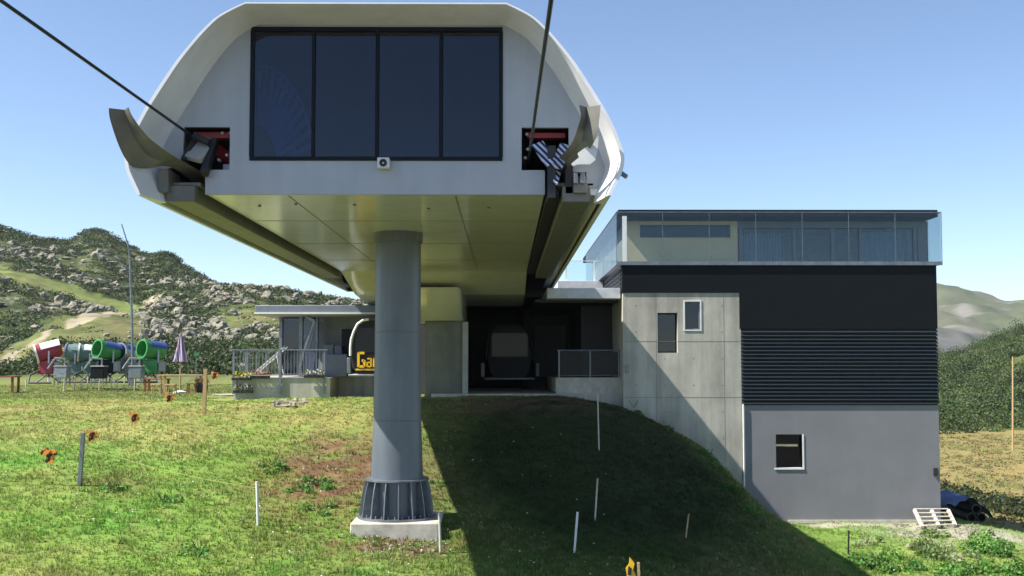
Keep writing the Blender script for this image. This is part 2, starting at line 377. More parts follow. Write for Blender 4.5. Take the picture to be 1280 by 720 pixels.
# right forested rise and far mountain
def rise_z(x, y):
    px = x/y*1300+632; top = interp([900,1100,1180,1280,1400,1600],[466,456,449,423,400,375], px)
    t = min(max((y-148)/170, 0), 1); z0 = -10.4; z1 = (456-top)/1300*318
    return z0+(z1-z0)*(t*t*(3-2*t))-.0006*max(0, y-330)**2+(3.0*noise.noise(Vector((x*.035, y*.035, 2)))+2.2*noise.noise(Vector((x*.11, y*.11, 5))))*t
mb = MB(); rx = [i*4 for i in range(5, 121)]; ry = [146+i*5 for i in range(70)]
for y in ry:
    for x in rx: mb.v.append(Vector((x, y, rise_z(x, y)))); mb.cols.append(mixc((.045,.065,.02),(.11,.12,.04),.35+nz(x,y,.05)) if y > 160 else (.2,.165,.065))
nx = len(rx); mb.f = [(j*nx+i, j*nx+i+1, (j+1)*nx+i+1, (j+1)*nx+i) for j in range(len(ry)-1) for i in range(nx-1)]
tag(build('forested_slope', mb, M['hill'], origin=(0,0,0), smooth=180), kind='structure', label='slope under the mountain pine wood')

def far_z(x, y):
    px = x/y*1300+632
    top = interp([700,1000,1165,1200,1240,1262,1282,1400,1600,1900],[400,372,352,358,369,378,375,350,330,360], px)
    r = nz(x, y, .004, 3)*26+nz(x, y, .015, 5)*9
    zt = (456-top)/1300*1900; t = (y-1100)/800
    if t < .18: g = .36*(t/.18)
    elif t < 1: g = .36+.64*((t-.18)/.82)
    else: g = 1-(t-1)*.8
    return -20+(zt+20)*max(0, g)+r*min(1, max(0, t*4))*max(0, 1-abs(t-1)*-.0)*(.35 if t > .8 else 1)
mb = MB(); fx = [-200+i*16 for i in range(200)]; fy = [1060+i*14 for i in range(90)]
for y in fy:
    for x in fx:
        z = far_z(x, y); t = (y-1100)/800; n = nz(x, y, .01, 4)
        c = mixc((.07,.085,.045), (.125,.125,.085), .5+n+.5*nz(x, y, .04, 8))
        if t < .2: c = mixc((.12,.118,.11), (.045,.055,.035), .3+2.4*nz(x*3, y*.6, .02, 9))
        elif n > .28: c = (.17,.165,.14)
        mb.v.append(Vector((x, y, z))); mb.cols.append(c)
nx = len(fx); mb.f = [(j*nx+i, j*nx+i+1, (j+1)*nx+i+1, (j+1)*nx+i) for j in range(len(fy)-1) for i in range(nx-1)]
tag(build('mountain', mb, M['mount'], origin=(0,0,0), smooth=60), kind='structure', label='distant pale mountain with a band of cliffs')

# ------------------------------------------------------------------ lift station
FY = 20.25; RY = 19.3; BY = 45.0
fx_ = lambda px: W(px, 200, FY).x
fz_ = lambda py: W(470, py, FY).z
ZB = fz_(243)
station = thing('lift_station', (fx_(470), 30, W(470,650,30).z), 'white barrel-roofed gondola lift station raised high above the slope', 'lift station')
half = [(166,3),(186,12),(203,22),(220,38),(236,56),(252,76),(267,98),(281,120),(293,140),(303,160),(310,178),(315,194),(313,212),(306,228),(298,244)]
C0 = W(469, 120, RY).x
def _cr(P, k):
    out = []
    for i in range(len(P)-1):
        a = P[max(i-1,0)]; b = P[i]; c = P[i+1]; d = P[min(i+2,len(P)-1)]
        for j in range(k):
            t = j/k; out.append(tuple(.5*((2*b[q])+(c[q]-a[q])*t+(2*a[q]-5*b[q]+4*c[q]-d[q])*t*t+(3*b[q]-a[q]-3*c[q]+d[q])*t**3) for q in (0,1)))
    return out+[P[-1]]
half = _cr(half, 3)
def prof(inset):
    pts = [(d/1300*RY, W(469, y, RY).z) for d, y in half]
    out = []
    for i, p in enumerate(pts):
        a = pts[max(i-1,0)]; b = pts[min(i+1,len(pts)-1)]; dx, dz = b[0]-a[0], b[1]-a[1]; L = math.hypot(dx, dz)
        if i == 0: nrm = (.35, 1)
        else: nrm = (-dz/L, dx/L)
        f_ = .55+.75*min(1, i/18); out.append((p[0]-inset*f_*nrm[0], p[1]-inset*f_*nrm[1]))
    out[-1] = (out[-1][0], pts[-1][1])
    return [(C0-x, z) for x, z in reversed(out)]+[(C0+x, z) for x, z in out]
Po, Pm, Pi = prof(0), prof(.07), prof(.215)
mb = MB(); n = len(Po)
def ring(P, y): return [Vector((x, y, z)) for x, z in P]
rings = [ring(Po, RY), ring(Po, BY), ring(Pm, BY), ring(Pm, FY+.1), ring(Pi, FY), ring(prof(.17), FY-.25), ring(prof(.05), RY)]
vs_ = [p for r in rings for p in r]; k = len(rings)
mb.add(vs_, [(a*n+i, a*n+i+1, ((a+1) % k)*n+i+1, ((a+1) % k)*n+i) for a in range(k) for i in range(n-1)]+[tuple(a*n for a in range(k)), tuple(a*n+n-1 for a in range(k-1,-1,-1))])
shell = build('roof_shell', mb, M['shell'], station, smooth=25)
# front face with window and rope openings
L = lambda px: fx_(px)
face_o = [(x, z) for x, z in prof(.10)]
zs = ZB
outer = [face_o[0]]+face_o[1:]+[]
outer[0] = (outer[0][0], zs); outer[-1] = (outer[-1][0], zs)
zo_t, zo_b = fz_(159), fz_(213)
outer += [(L(733), zs), (L(733), fz_(215)), (L(711), fz_(215)), (L(711), zo_t), (L(652), zo_t), (L(652), zo_b), (L(681), zo_b), (L(681), zs),
          (L(257), zs), (L(257), zo_b), (L(287), zo_b), (L(287), zo_t), (L(229), zo_t), (L(229), fz_(205)), (L(203), fz_(213)), (L(203), zs)]
win = [(L(312), fz_(34)), (L(628), fz_(34)), (L(628), fz_(201)), (L(312), fz_(201))]
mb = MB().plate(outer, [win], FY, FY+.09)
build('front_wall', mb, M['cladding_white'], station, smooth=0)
wf = MB()
x0, x1, z0, z1 = L(312), L(628), fz_(201), fz_(34)
for a, b, c, d in ((x0, x1, z1-.09, z1-.002), (x0, x1, z0+.002, z0+.08)): wf.box(a, b, FY-.03, FY+.06, c, d)
for i, xx in enumerate([L(314), L(391), L(471), L(551), L(626)]):
    w_ = .04 if i in (0, 4) else .03
    wf.box(xx-w_, xx+w_, FY-.025, FY+.055, z0+.08, z1-.09)
wfr = build('window_band', wf, M['frame'], station, bevel=.004)
for i, (a, b) in enumerate([(314,391),(391,471),(471,551),(551,626)]):
    build('pane', MB().box(L(a)+.04, L(b)-.04, FY+.012, FY+.022, z0+.07, z1-.08), M['pane'], wfr, smooth=0)
# interior behind the glass: floor, partition, pale ribs standing in for a pane reflection
inn = MB(); inn.box(L(300), L(640), FY+.3, FY+6, z0-.25, z0-.1); inn.box(L(296), L(300), FY+.3, FY+6, z0-.2, z1-.2); inn.box(L(640), L(644), FY+.3, FY+6, z0-.2, z1-.2)
inn.box(L(296), L(644), FY+6, FY+6.1, z0-.2, z1); inn.box(L(296), L(644), FY+.3, FY+6.1, z1-.06, z1)
build('control_room', inn, mat('control_room_grey', (.10,.11,.13), (.08,.09,.11)), station)
rib = MB(); cx, cz = L(300)-.2, z0-.3
for r0 in (.9, 1.55, 2.2):
    pts = [(cx+.3+r0*.52*math.cos(t*math.pi/2/12), FY+.55+.25*r0, cz+.3+r0*1.0*math.sin(t*math.pi/2/12)) for t in range(13)]
    rib.tube(pts, .03, 6)
for t in range(1, 12):
    a = t*math.pi/2/12
    rib.bar((cx+.3+.47*math.cos(a), FY+.8, cz+.3+.9*math.sin(a)), (cx+.3+1.14*math.cos(a+.12), FY+1.1, cz+.3+2.2*math.sin(a+.12)), .04, .1)
build('pane_reflection_ribs', rib, mat('pale_blue_reflection', (.75,.82,.95), rough=.4), station)
# belly: central underside, wings
xl, xr = L(258), L(680)
mb = MB(); mb.box(xl, xr, FY+.1, 37, ZB, ZB+.5)
poly = [(37,ZB),(37,ZB+.5),(BY,ZB+.5),(BY,2.55),(40.5,2.75)]
zp1 = 1.85
def yz_prism(mb, x0, x1, poly):
    n = len(poly); v = [(x0, y, z) for y, z in poly]+[(x1, y, z) for y, z in poly]
    return mb.add(v, [tuple(range(n)), tuple(range(2*n-1, n-1, -1))]+[(i, i+n, (i+1) % n+n, (i+1) % n) for i in range(n)])
yz_prism(mb, xl, xr, poly)
build('underside', mb, M['belly'], station, smooth=0)
yz = yz_prism(MB(), W(482,390,40.5).x, W(579,390,41).x, [(38.5,2.9),(40.5,1.75),(BY,1.75),(BY,2.75),(40,2.85)])
build('drive_housing', yz, M['belly'], station, bevel=.12)
for nm, a, b in (('wing_left', Pm[0][0], L(203)), ('wing_right', L(733), Pm[-1][0])):
    w_ = MB().box(a, b, FY-.05, BY, ZB-.02, ZB+.1)
    builds('wing_soffit', w_, M['belly'], station, smooth=0)
build('end_wall', MB().prism([(x, z) for x, z in Pm], BY-.3, BY-.1), M['dark'], station, smooth=0)
# panel joints under the belly and small bright fittings
jn = MB()
for y in (24, 28.5, 33): jn.box(xl+.05, xr-.05, y, y+.02, ZB-.006, ZB+.01)
for x in (-4.3, -1.0): jn.box(x, x+.02, FY+.2, 36.8, ZB-.007, ZB+.01)
build('panel_joint', jn, M['beam'], station, smooth=0)
ft = MB()
for px, py in ((316,247),(438,246),(533,249),(362,266),(610,250)):
    p = W(px, py, FY+.5+random.random()); ft.tube([(p.x, p.y+.6, ZB-.03), (p.x, p.y+.6, ZB+.02)], .035, 8)
builds('fitting', ft, M['galv'], station)
# track beams and dark slots
def track(x, name_y0):
    b = MB(); b.box(x-.28, x+.28, FY-.1, BY-7, ZB-.16, ZB+.16); b.box(x-.36, x+.36, FY, BY-7, ZB+.16, ZB+.24)
    return b
xlT, xrT = L(228), L(712)
build('track_beam', track(xlT, 0), M['beam'], station, bevel=.02)
build('track_beam', track(xrT+.12, 0), M['beam'], station, bevel=.02)
# machinery visible through the openings
mc = MB()
for x, s in ((xlT, 1), (xrT, -1)):
    mc.box(x-.35-.35*s, x+.35+.5*s, FY+2.0, FY+2.1, ZB+.2, ZB+1.6)
    mc.box(x-.45+.3*s, x+.45+.3*s, FY+.15, BY, ZB+1.35, ZB+1.45)
    for i in range(40): mc.tube([(x-.35, FY+.7+i*.55, ZB+.62), (x-.18, FY+.7+i*.55, ZB+.62)], .22, 10)
build('sheave_train', mc, M['dark'], station)
rb = MB(); rb.box(L(234), L(284), FY+.35, FY+.6, fz_(168), fz_(160)); rb.bar((L(240), FY+.5, fz_(165)), (L(272), FY+.9, fz_(188)), .12, .22)
rb.box(L(660), L(708), FY+.3, FY+.5, fz_(168), fz_(161))
builds('red_beam', rb, M['red'], station, bevel=.01)
bl = MB()
for px, py in ((272,162),(282,162),(278,190),(268,196),(659,163),(660,182),(657,193),(690,187)):
    x, z = L(px), fz_(py); bl.tube([(x, FY+.3, z), (x, FY+.42, z)], .03, 8)
builds('bolt', bl, M['white'], station)
build('sensor_box', MB().box(L(274), L(284), FY+.25, FY+.4, fz_(211), fz_(202)), M['galv'], station, bevel=.01)
# roller batteries
rl = MB(); rl.bar((L(246), FY-.25, fz_(203)), (L(256), FY+.2, fz_(172)), .34, .12, (0,-1,.3))
build('roller_battery', rl, M['offwhite'], station, bevel=.02)
rl = MB(); rl.bar((L(234), FY-.2, fz_(206)), (L(245), FY+.15, fz_(170)), .10, .22, (0,-1,.3)); rl.bar((L(259), FY-.2, fz_(220)), (L(266), FY+.15, fz_(174)), .12, .2, (0,-1,.3))
rl.tube([(L(243), FY-.1, fz_(171)), (L(263), FY-.1, fz_(180))], .07, 10)
builds('roller_frame', rl, M['dark'], station, bevel=.01)
for a, b in (((688,208),(672,178)), ((694,212),(708,180)), ((693,232),(700,208))):
    h = MB().bar((L(a[0]), FY-.25, fz_(a[1])), (L(b[0]), FY+.1, fz_(b[1])), .24 if a[1] < 230 else .1, .05, (0,-1,.3))
    build('striped_guard', h, M['hazard'], station)
h = MB(); h.box(L(684), L(694), FY-.2, FY+.5, ZB-.1, fz_(184)); h.box(L(706), L(716), FY-.1, FY+.3, ZB, fz_(190)); h.box(L(683), L(700), FY+.2, 38, ZB-.02, ZB+.3)
build('guard_frame', h, M['dark'], station, bevel=.01)
# guide trumpets
def tr(pts): return [W(a, b, c) for a, b, c in pts]
A = tr([(136,135,18.7),(137,147,18.75),(144,170,18.9),(152,190,19.1),(160,203,19.3),(168,209,19.4),(185,210,19.5),(203,207,19.8),(222,213,20.2),(256,240,21.2)])
B = tr([(160,134,18.6),(162,140,18.65),(168,150,18.7),(176,161,18.8),(186,172,18.95),(196,180,19.1),(208,189,19.3),(222,198,19.6),(240,208,20.0),(262,222,21.0)])
def smooth_line(P, k=3):
    out = []
    for i in range(len(P)-1):
        a = P[max(i-1,0)]; b = P[i]; c = P[i+1]; d = P[min(i+2,len(P)-1)]
        for j in range(k):
            t = j/k; out.append(.5*((2*b)+(c-a)*t+(2*a-5*b+4*c-d)*t*t+(3*b-a-3*c+d)*t**3))
    return out+[P[-1]]
A = smooth_line(A); B = smooth_line(B)
mid = [(a+b)/2+Vector((.05,.16,.0)) for a, b in zip(A, B)]
t_ = MB().loft(A, mid, (0,.05,.0)); t_.loft(mid, B, (0,.05,.0))
build('guide_trumpet', t_, M['beam'], station, smooth=60)
A = tr([(751,131,18.9),(749,150,18.9),(746,168,19.0),(740,182,19.2),(728,196,19.6),(716,206,20.0),(706,214,20.3),(700,240,21.2)])
B = tr([(724,131,19.0),(726,145,19.0),(722,160,19.1),(718,172,19.3),(711,184,19.5),(704,192,19.8),(698,198,20.2),(690,222,21.0)])
A = smooth_line(A); B = smooth_line(B); mid = [(a+b)/2+Vector((-.05,.16,0)) for a, b in zip(A, B)]
t_ = MB().loft(A, mid, (0,.05,.0)); t_.loft(mid, B, (0,.05,.0))
build('guide_trumpet', t_, M['beam'], station, smooth=60)
t_ = MB(); P = [(748,170),(747,186),(744,200),(737,206),(722,206),(716,208),(714,205),(724,197),(722,192),(730,186),(740,180)]
q = [W(a, b, 19.35) for a, b in P]; t_.prism([(v.x, v.z) for v in q], 19.3, 19.36)
build('trumpet_lit_patch', t_, M['white'], station, smooth=0)  # white plate paints the sunlit patch on the right guide
t_ = MB(); t_.box(L(203), L(216), FY-.25, FY+.5, fz_(243), fz_(214)); t_.box(L(716), L(733), FY-.2, FY+.5, fz_(243), fz_(222))
builds('beam_hanger', t_, M['beam'], station, bevel=.02)
t_ = MB(); t_.box(L(716), L(721), FY-.28, FY-.2, fz_(232), fz_(219)); t_.box(L(724), L(730), FY-.28, FY-.2, fz_(232), fz_(219))
builds('switch_box', t_, M['galv'], station, bevel=.01)
t_ = MB().tube([W(772,213,RY+.2), W(783,221,RY+.1)], .045, 10); build('roof_spout', t_, M['galv'], station)
# front lamp/loudspeaker
cb = MB().box(L(473), L(488), FY-.2, FY-.003, fz_(212), fz_(199)); c_ = build('loudspeaker', cb, M['white'], station, bevel=.015)
build('speaker_cone', MB().lathe((L(480.5), FY-.2, fz_(206)), (0,-1,0), [(0,.075),(.02,.075),(.02,.05),(-.01,0.001)], 16), M['dark'], c_)
# column
cx_, cy_ = W(498,293,26.3).x, 26.3; zc = W(496,646,26.3).z
col = MB().lathe((cx_, cy_, zc), (0,0,1), [(0,.66),(.1,.66),(.9,.655),(2.4,.60),(4.2,.575),(ZB-zc-.25,.575),(ZB-zc-.25,.62),(ZB-zc+.02,.62)], 48)
colo = build('column', col, M['column'], station, smooth=40)
wd_ = MB()
for h_, r_0 in ((2.4,.603),(4.6,.579)): wd_.lathe((cx_, cy_, zc), (0,0,1), [(h_,r_0-.01),(h_+.01,r_0+.006),(h_+.03,r_0+.006),(h_+.04,r_0-.01)], 40)
builds('weld_seam', wd_, M['column'], colo)
fl = MB().lathe((cx_, cy_, zc), (0,0,1), [(0,.98),(.05,.98),(.05,.60)], 48); fl.lathe((cx_, cy_, zc), (0,0,1), [(.93,.62),(.93,.80),(.97,.80),(.97,.62)], 48)
build('base_flange', fl, M['galv'], colo)
rs = MB(); rs2 = MB()
for i in range(16):
    a = i*2*math.pi/16+.15; d = Vector((math.cos(a), math.sin(a), 0)); c = Vector((cx_, cy_, zc)); e = Vector((-d.y, d.x, 0))*.012
    P = [c+d*.64+Vector((0,0,.05)), c+d*.93+Vector((0,0,.05)), c+d*.90+Vector((0,0,.35)), c+d*.84+Vector((0,0,.7)), c+d*.78+Vector((0,0,.93)), c+d*.64+Vector((0,0,.93))]
    rs.add([p-e for p in P]+[p+e for p in P], [tuple(range(5,-1,-1)), tuple(range(6,12))]+[(j,(j+1)%6,(j+1)%6+6,j+6) for j in range(6)])
    for k_ in (-.1, .1):
        b_ = c+Vector((math.cos(a+.2+k_), math.sin(a+.2+k_), 0))*.85; rs2.tube([b_, b_+Vector((0,0,.12))], .022, 6)
builds('stiffener_rib', rs, M['galv'], colo, smooth=0); builds('anchor_bolt', rs2, M['galv'], colo)
# concrete pier and hall at the back
hall = MB()
px0, px1 = W(531,440,41).x, W(578,440,41).x
build('rear_pier', MB().box(px0, px1, 41, 45.5, -1.6, 1.745), M['pier'], station, bevel=.02)
build('pier_edge_strip', MB().box(px1+.003, W(585,440,40.9).x, 40.93, 41.2, -1.2, 1.7), M['offwhite'], station)
pl = MB(); x0 = W(437,660,25.2).x; x1 = W(548,660,25.2).x
pl.box(x0, x1, 25.25, 27.5, zc-1.2, zc-.003); build('plinth', pl, M['concrete2'], station, bevel=.03)

# ------------------------------------------------------------------ station hall behind (dark)
hx0, hx1 = -7.9, 4.2
hl = thing('station_hall', (-1, 50, -1.2), 'dark open hall behind the lift station where cabins turn round', 'hall')
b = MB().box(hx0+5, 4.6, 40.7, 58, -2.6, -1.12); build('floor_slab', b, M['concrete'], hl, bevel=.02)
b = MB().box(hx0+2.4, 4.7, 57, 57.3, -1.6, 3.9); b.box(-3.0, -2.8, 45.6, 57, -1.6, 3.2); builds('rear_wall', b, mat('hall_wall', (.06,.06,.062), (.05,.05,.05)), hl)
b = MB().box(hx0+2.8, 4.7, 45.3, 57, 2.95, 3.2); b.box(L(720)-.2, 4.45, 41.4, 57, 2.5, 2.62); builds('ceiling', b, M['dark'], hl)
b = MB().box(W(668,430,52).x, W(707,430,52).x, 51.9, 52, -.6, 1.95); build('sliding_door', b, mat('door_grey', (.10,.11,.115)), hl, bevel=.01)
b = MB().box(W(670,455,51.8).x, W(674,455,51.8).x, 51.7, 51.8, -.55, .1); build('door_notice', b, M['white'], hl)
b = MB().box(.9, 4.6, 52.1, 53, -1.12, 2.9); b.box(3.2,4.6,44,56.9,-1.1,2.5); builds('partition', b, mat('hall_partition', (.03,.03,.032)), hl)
# boarding edge in front of the right hand opening
pr = thing('boarding_platform', (3.2, 41.5, -1.5), 'pale concrete boarding platform with a railing, left of the grey building', 'platform')
bx0, bx1 = W(695,490,41).x, W(778,490,41).x
build('parapet', MB().box(bx0, bx1+.01, 41, 41.3, -2.8, W(700,472,41).z), M['concrete2'], pr, bevel=.01)
build('platform_floor', MB().box(bx0, bx1, 41.3, 52, -1.1, W(700,472,41).z-.02), M['concrete'], pr)
zr = W(700,438,41).z; zf = W(700,472,41).z
r_ = MB()
for px in (699, 738, 774): x = W(px,460,41).x; r_.tube([(x, 41.1, zf-.25), (x, 41.1, zr)], .03, 8)
r_.tube([(bx0+.05, 41.1, zr), (bx1-.05, 41.1, zr)], .03, 8); r_.tube([(bx0+.05, 41.1, zf+.08), (bx1-.05, 41.1, zf+.08)], .015, 8)
build('railing', r_, M['galv'], pr)
build('mesh_infill', MB().box(bx0+.1, bx1-.1, 41.12, 41.13, zf+.1, zr-.05), glass('mesh_sheet', (.45,.45,.45), .4, .02), pr, smooth=0)

# ------------------------------------------------------------------ right building
BF = 40.0
bX = lambda px, py=450: W(px, py, BF).x
bZ = lambda py: W(900, py, BF).z
bd = thing('mountain_restaurant', (bX(970), 48, bZ(650)), 'angular three-storey building of concrete and black cladding with a glazed roof terrace', 'building')
XL, XM, XR = bX(779), bX(927,500), bX(1173,500)
zT, zc1, zl0, zl1, zb = bZ(331), bZ(366), bZ(411), bZ(505), bZ(650)
def rect(a, b, c, d): return [(a, c), (b, c), (b, d), (a, d)]
h1 = rect(bX(822,415), bX(847,415), bZ(441), bZ(391)); h2 = rect(bX(856,395), bX(875,395), bZ(412), bZ(377)); h3 = rect(bX(970,565), bX(1003,565), bZ(585), bZ(543))
cw = MB().plate(rect(XL, XM, -7.5, zc1), [h1, h2], BF, BF+.35); build('concrete_wall', cw, M['concrete'], bd, smooth=0)
# formwork joints and tie holes
fj = MB()
for px in (820, 905): fj.box(bX(px), bX(px)+.015, BF-.004, BF+.01, -6.8, zc1-.02)
for py in (427, 497): fj.box(XL+.02, XM-.02, BF-.005, BF+.01, bZ(py), bZ(py)+.015)
for i in range(4):
    for j in range(6):
        x = bX(795+i*36); z = zc1-.5-j*1.02
        if z > -5 and not (bX(818) < x < bX(880) and z > bZ(445)): fj.tube([(x, BF-.004, z), (x, BF+.02, z)], .025, 8)
build('formwork_joint', fj, mat('joint_dark', (.2,.2,.19)), bd, smooth=0)
gw = MB().plate(rect(XM+.004, XR, -7.5, zl1-.05), [h3], BF+.004, BF+.4); build('rendered_wall', gw, M['render'], bd, smooth=0)
up = MB(); up.box(XL-.03, XM-.05, BF-.04, BF+.5, zc1+.003, zT); up.box(XM-.047, XR+.02, BF-.04, BF+.5, zl0, zT); builds('upper_cladding', up, M['anth'], bd, bevel=.008)
lv = MB(); ns = 20; dz = (zl0-zl1)/ns
for i in range(ns):
    z = zl1+i*dz; a = [(XM+.0, BF-.055, z+.01), (XM, BF+.02, z+dz*.82), (XM, BF+.04, z+dz*.82), (XM, BF-.05, z+.0)]
    lv.add(a+[(XR+.015, p[1], p[2]) for p in a], [(0,1,5,4),(1,2,6,5),(2,3,7,6),(3,0,4,7),(3,2,1,0),(4,5,6,7)])
build('louvre_panel', lv, M['louvre'], bd, smooth=0)
build('louvre_backing', MB().box(XM+.01, XR-.01, BF+.05, BF+.4, zl1-.05, zl0), M['dark'], bd)
# side and back walls
sw = MB(); sw.box(XL, XL+.3, BF+.352, 52, -7.5, zT-.02); sw.box(XR-.3, XR, BF+.402, 59, -8.5, zT-.02); sw.box(XL, XR, 59.002, 59.3, -8.5, zT)
builds('side_wall', sw, M['concrete'], bd)
sl_ = MB()
for i in range(6): sl_.bar((XL-.03, BF+.5, zT-.18-i*.17), (XL-.03, 52, zT-.18-i*.17), .05, .1)
build('side_slats', sl_, M['louvre'], bd, smooth=0)
# windows
def window(poly, fr_m, pane_m, fw, depth, bar=None, name='window'):
    (a, c), (b, _), (_, d), _ = poly
    m_ = MB(); y0, y1 = BF+depth, BF+depth+.07
    m_.box(a, b, y0, y1, c, c+fw); m_.box(a, b, y0, y1, d-fw, d); m_.box(a, a+fw, y0, y1, c+fw, d-fw); m_.box(b-fw, b, y0, y1, c+fw, d-fw)
    if bar: m_.box(a+fw, b-fw, y0+.01, y1-.01, c+bar, c+bar+.06)
    f = build(name, m_, fr_m, bd, bevel=.005); build('pane', MB().box(a+fw, b-fw, y0+.03, y0+.04, c+fw, d-fw), pane_m, f, smooth=0); return f
window(h1, M['frame'], M['pane'], .05, .22)
(a, c), (b, _), (_, d), _ = h2
fr2 = MB()
for q in ((a-.05, b+.05, c-.05, c+.0), (a-.05, b+.05, d, d+.05), (a-.05, a, c, d), (b, b+.05, c, d)): fr2.box(q[0], q[1], BF-.025, BF+.05, q[2], q[3])
build('window_surround', fr2, M['white'], bd); window(h2, M['grey'], M['pane'], .04, .06)
window(h3, M['frame'], M['pane'], .04, .2)
(a, c), (b, _), (_, d), _ = h3
fr3 = MB(); fr3.box(a-.06, b+.06, BF-.03, BF+.2, c-.06, c+.002); fr3.box(b, b+.06, BF-.02, BF+.2, c, d); build('window_sill', fr3, M['white'], bd)
build('window_bar', MB().box(a+.01, b-.15, BF+.1, BF+.13, c+.82, c+.9), M['plaster'], bd)
rm = MB()
for q in (h1, h2, h3):
    (a, c), (b, _), (_, d), _ = q
    rm.box(a-.5, b+.5, BF+1.2, BF+1.25, c-.4, d+.4)
builds('room_wall', rm, mat('room_dark', (.014,.012,.011)), bd)
build('downpipe', MB().tube([(XM+.05, BF-.05, zl1+.0), (XM+.05, BF-.05, bZ(612))], .035, 8), M['white'], bd)
build('base_strip', MB().box(bX(985,650), XR+.05, BF-.06, BF+.02, zb-.12, zb+.0), M['concrete2'], bd)
build('wall_box', MB().box(bX(1169,590)-.07, bX(1169,590)+.09, BF-.05, BF+.03, bZ(595), bZ(585)), M['dark'], bd, bevel=.01)
build('wall_plug', MB().box(bX(784,460)-.07, bX(784,460)+.06, BF-.05, BF-.002, bZ(466), bZ(456)), M['galv'], bd, bevel=.01)
# terrace slab
GX0, GX1 = bX(770,300), bX(1176,300)
zg0, zg1 = bZ(331), bZ(266)
ts = MB(); ts.box(GX0, GX1, BF-.1, 59, zT+.0, zT+.1); build('terrace_slab', ts, M['grey'], bd, bevel=.01)
# penthouse
PY = 41.3; pz = W(900,262,PY).z
pX = lambda px: W(px,300,PY).x; pZ = lambda py: W(900,py,PY).z
ro = MB().box(GX0+.1, GX1-.05, BF+.1, 58.5, W(900,271,BF+.1).z, W(900,262,BF+.1).z); build('penthouse_roof', ro, M['anth'], bd, bevel=.02)
zr0 = W(900,271,BF+.1).z
zA, zB_ = zT+.1, zr0-.003
ph = MB(); ph.box(pX(783), pX(920), PY, PY+.2, zA, pZ(297)); ph.box(pX(783), pX(800), PY, PY+.2, pZ(297), zB_); ph.box(pX(800), pX(920), PY, PY+.2, pZ(281), zB_); ph.box(pX(913), pX(922), PY-.01, PY+.2, zA+.002, zB_)
builds('penthouse_wall', ph, M['plaster'], bd, smooth=0)
ph = MB(); ph.box(pX(783), pX(783)+.25, PY+.2, 57, zA, zB_); ph.box(XR-.5, XR-.25, PY+.2, 57, zA, zB_); ph.box(pX(783), XR-.3, 57, 57.2, zA, zB_); ph.box(pX(922), XR-.5, PY+5, PY+5.1, zA, zB_)
builds('penthouse_side', ph, M['offwhite'], bd)
pw = MB(); pw.box(pX(922), pX(1160), PY-.02, PY+.08, pZ(285), zB_)
for px in (925, 992, 1040, 1075, 1143): pw.box(pX(px)-.05, pX(px)+.09, PY-.03, PY+.1, zA, pZ(285)-.003)
pw.box(pX(1147), pX(1160), PY, PY+.12, zA, pZ(285)-.002)
f = build('terrace_window_frame', pw, M['grey'], bd, bevel=.006)
build('pane', MB().box(pX(926), pX(1145), PY+.04, PY+.05, zA+.01, pZ(286)), M['clear_pane'], f, smooth=0)
build('pane', MB().box(pX(800), pX(912), PY+.1, PY+.11, pZ(297), pZ(281)), M['pane'], f, smooth=0)
cu = MB()
for i in range(22):
    x = pX(1080)+i*.09; cu.tube([(x, PY+.6+.04*(i % 2), zA+.05), (x, PY+.6+.04*(i % 2), pZ(288))], .05, 6)
for i in range(16):
    x = pX(930)+i*.12; cu.tube([(x, PY+.9+.04*(i % 2), zA+.05), (x, PY+.9+.04*(i % 2), pZ(288))], .05, 6)
builds('curtain', cu, mat('curtain_cloth', (.5,.55,.6), rough=.8), bd)
# glass railing
gp = MB(); n_ = 7; wq = (GX1-GX0)/n_
for i in range(n_): gp.box(GX0+i*wq+.012, GX0+(i+1)*wq-.012, BF-.09, BF-.07, zT+.1, zg1)
y = BF-.04
while y < 55: gp.box(GX0+.01, GX0+.03, y+.012, y+1.9, zT+.1, zg1); gp.box(GX1-.03, GX1-.01, y+.012, y+1.9, zT+.1, zg1); y += 1.92
gl = build('glass_railing', gp, M['rail_glass'], bd, smooth=0)
hr = MB(); hr.box(GX0, GX1, BF-.105, BF-.055, zg1, zg1+.03); hr.box(GX0, GX0+.05, BF-.05, 55, zg1, zg1+.03); hr.box(GX1-.05, GX1, BF-.05, 55, zg1, zg1+.03); hr.box(GX0, GX1, BF-.12, BF-.101, zT-.02, zT+.12)
for i in range(0, n_+1): hr.box(GX0+i*wq-.008, GX0+i*wq+.008, BF-.095, BF-.065, zT+.1, zg1)
build('handrail', hr, M['galv'], gl)
build('corner_post', MB().box(bX(779), bX(784), BF-.1, BF+.1, zT+.1, zB_), M['white'], bd)
# lower roof with its own low glass barrier
zl = W(730,373,BF+.3).z; zl2 = W(730,360,BF+.3).z
lr = MB(); lr.box(W(684,366,BF+.3).x, XL-.06, BF+.3, 56, zl, zl2); lr.box(W(697,350,47.5).x, XL-.06, 47.5, 56, zl2, W(720,351,47.5).z)
builds('lower_roof', lr, mat('pale_flashing', S((205,208,214)), rough=.5), bd, bevel=.01)
x0 = W(706,340,47.6).x; zz0 = W(720,351,47.5).z; zz1 = W(720,326,47.5).z
lg = MB(); lg.box(x0, W(744,340,47.6).x, 47.7, 47.72, zz0, zz1); g_ = build('low_glass_barrier', lg, M['rail_glass'], bd, smooth=0)
hr = MB(); hr.box(x0, XL, 47.68, 47.74, zz1, zz1+.03)
for px in (708, 743): hr.box(W(px,340,47.6).x-.03, W(px,340,47.6).x+.03, 47.68, 47.74, zz0, zz1)
build('handrail', hr, M['white'], g_)

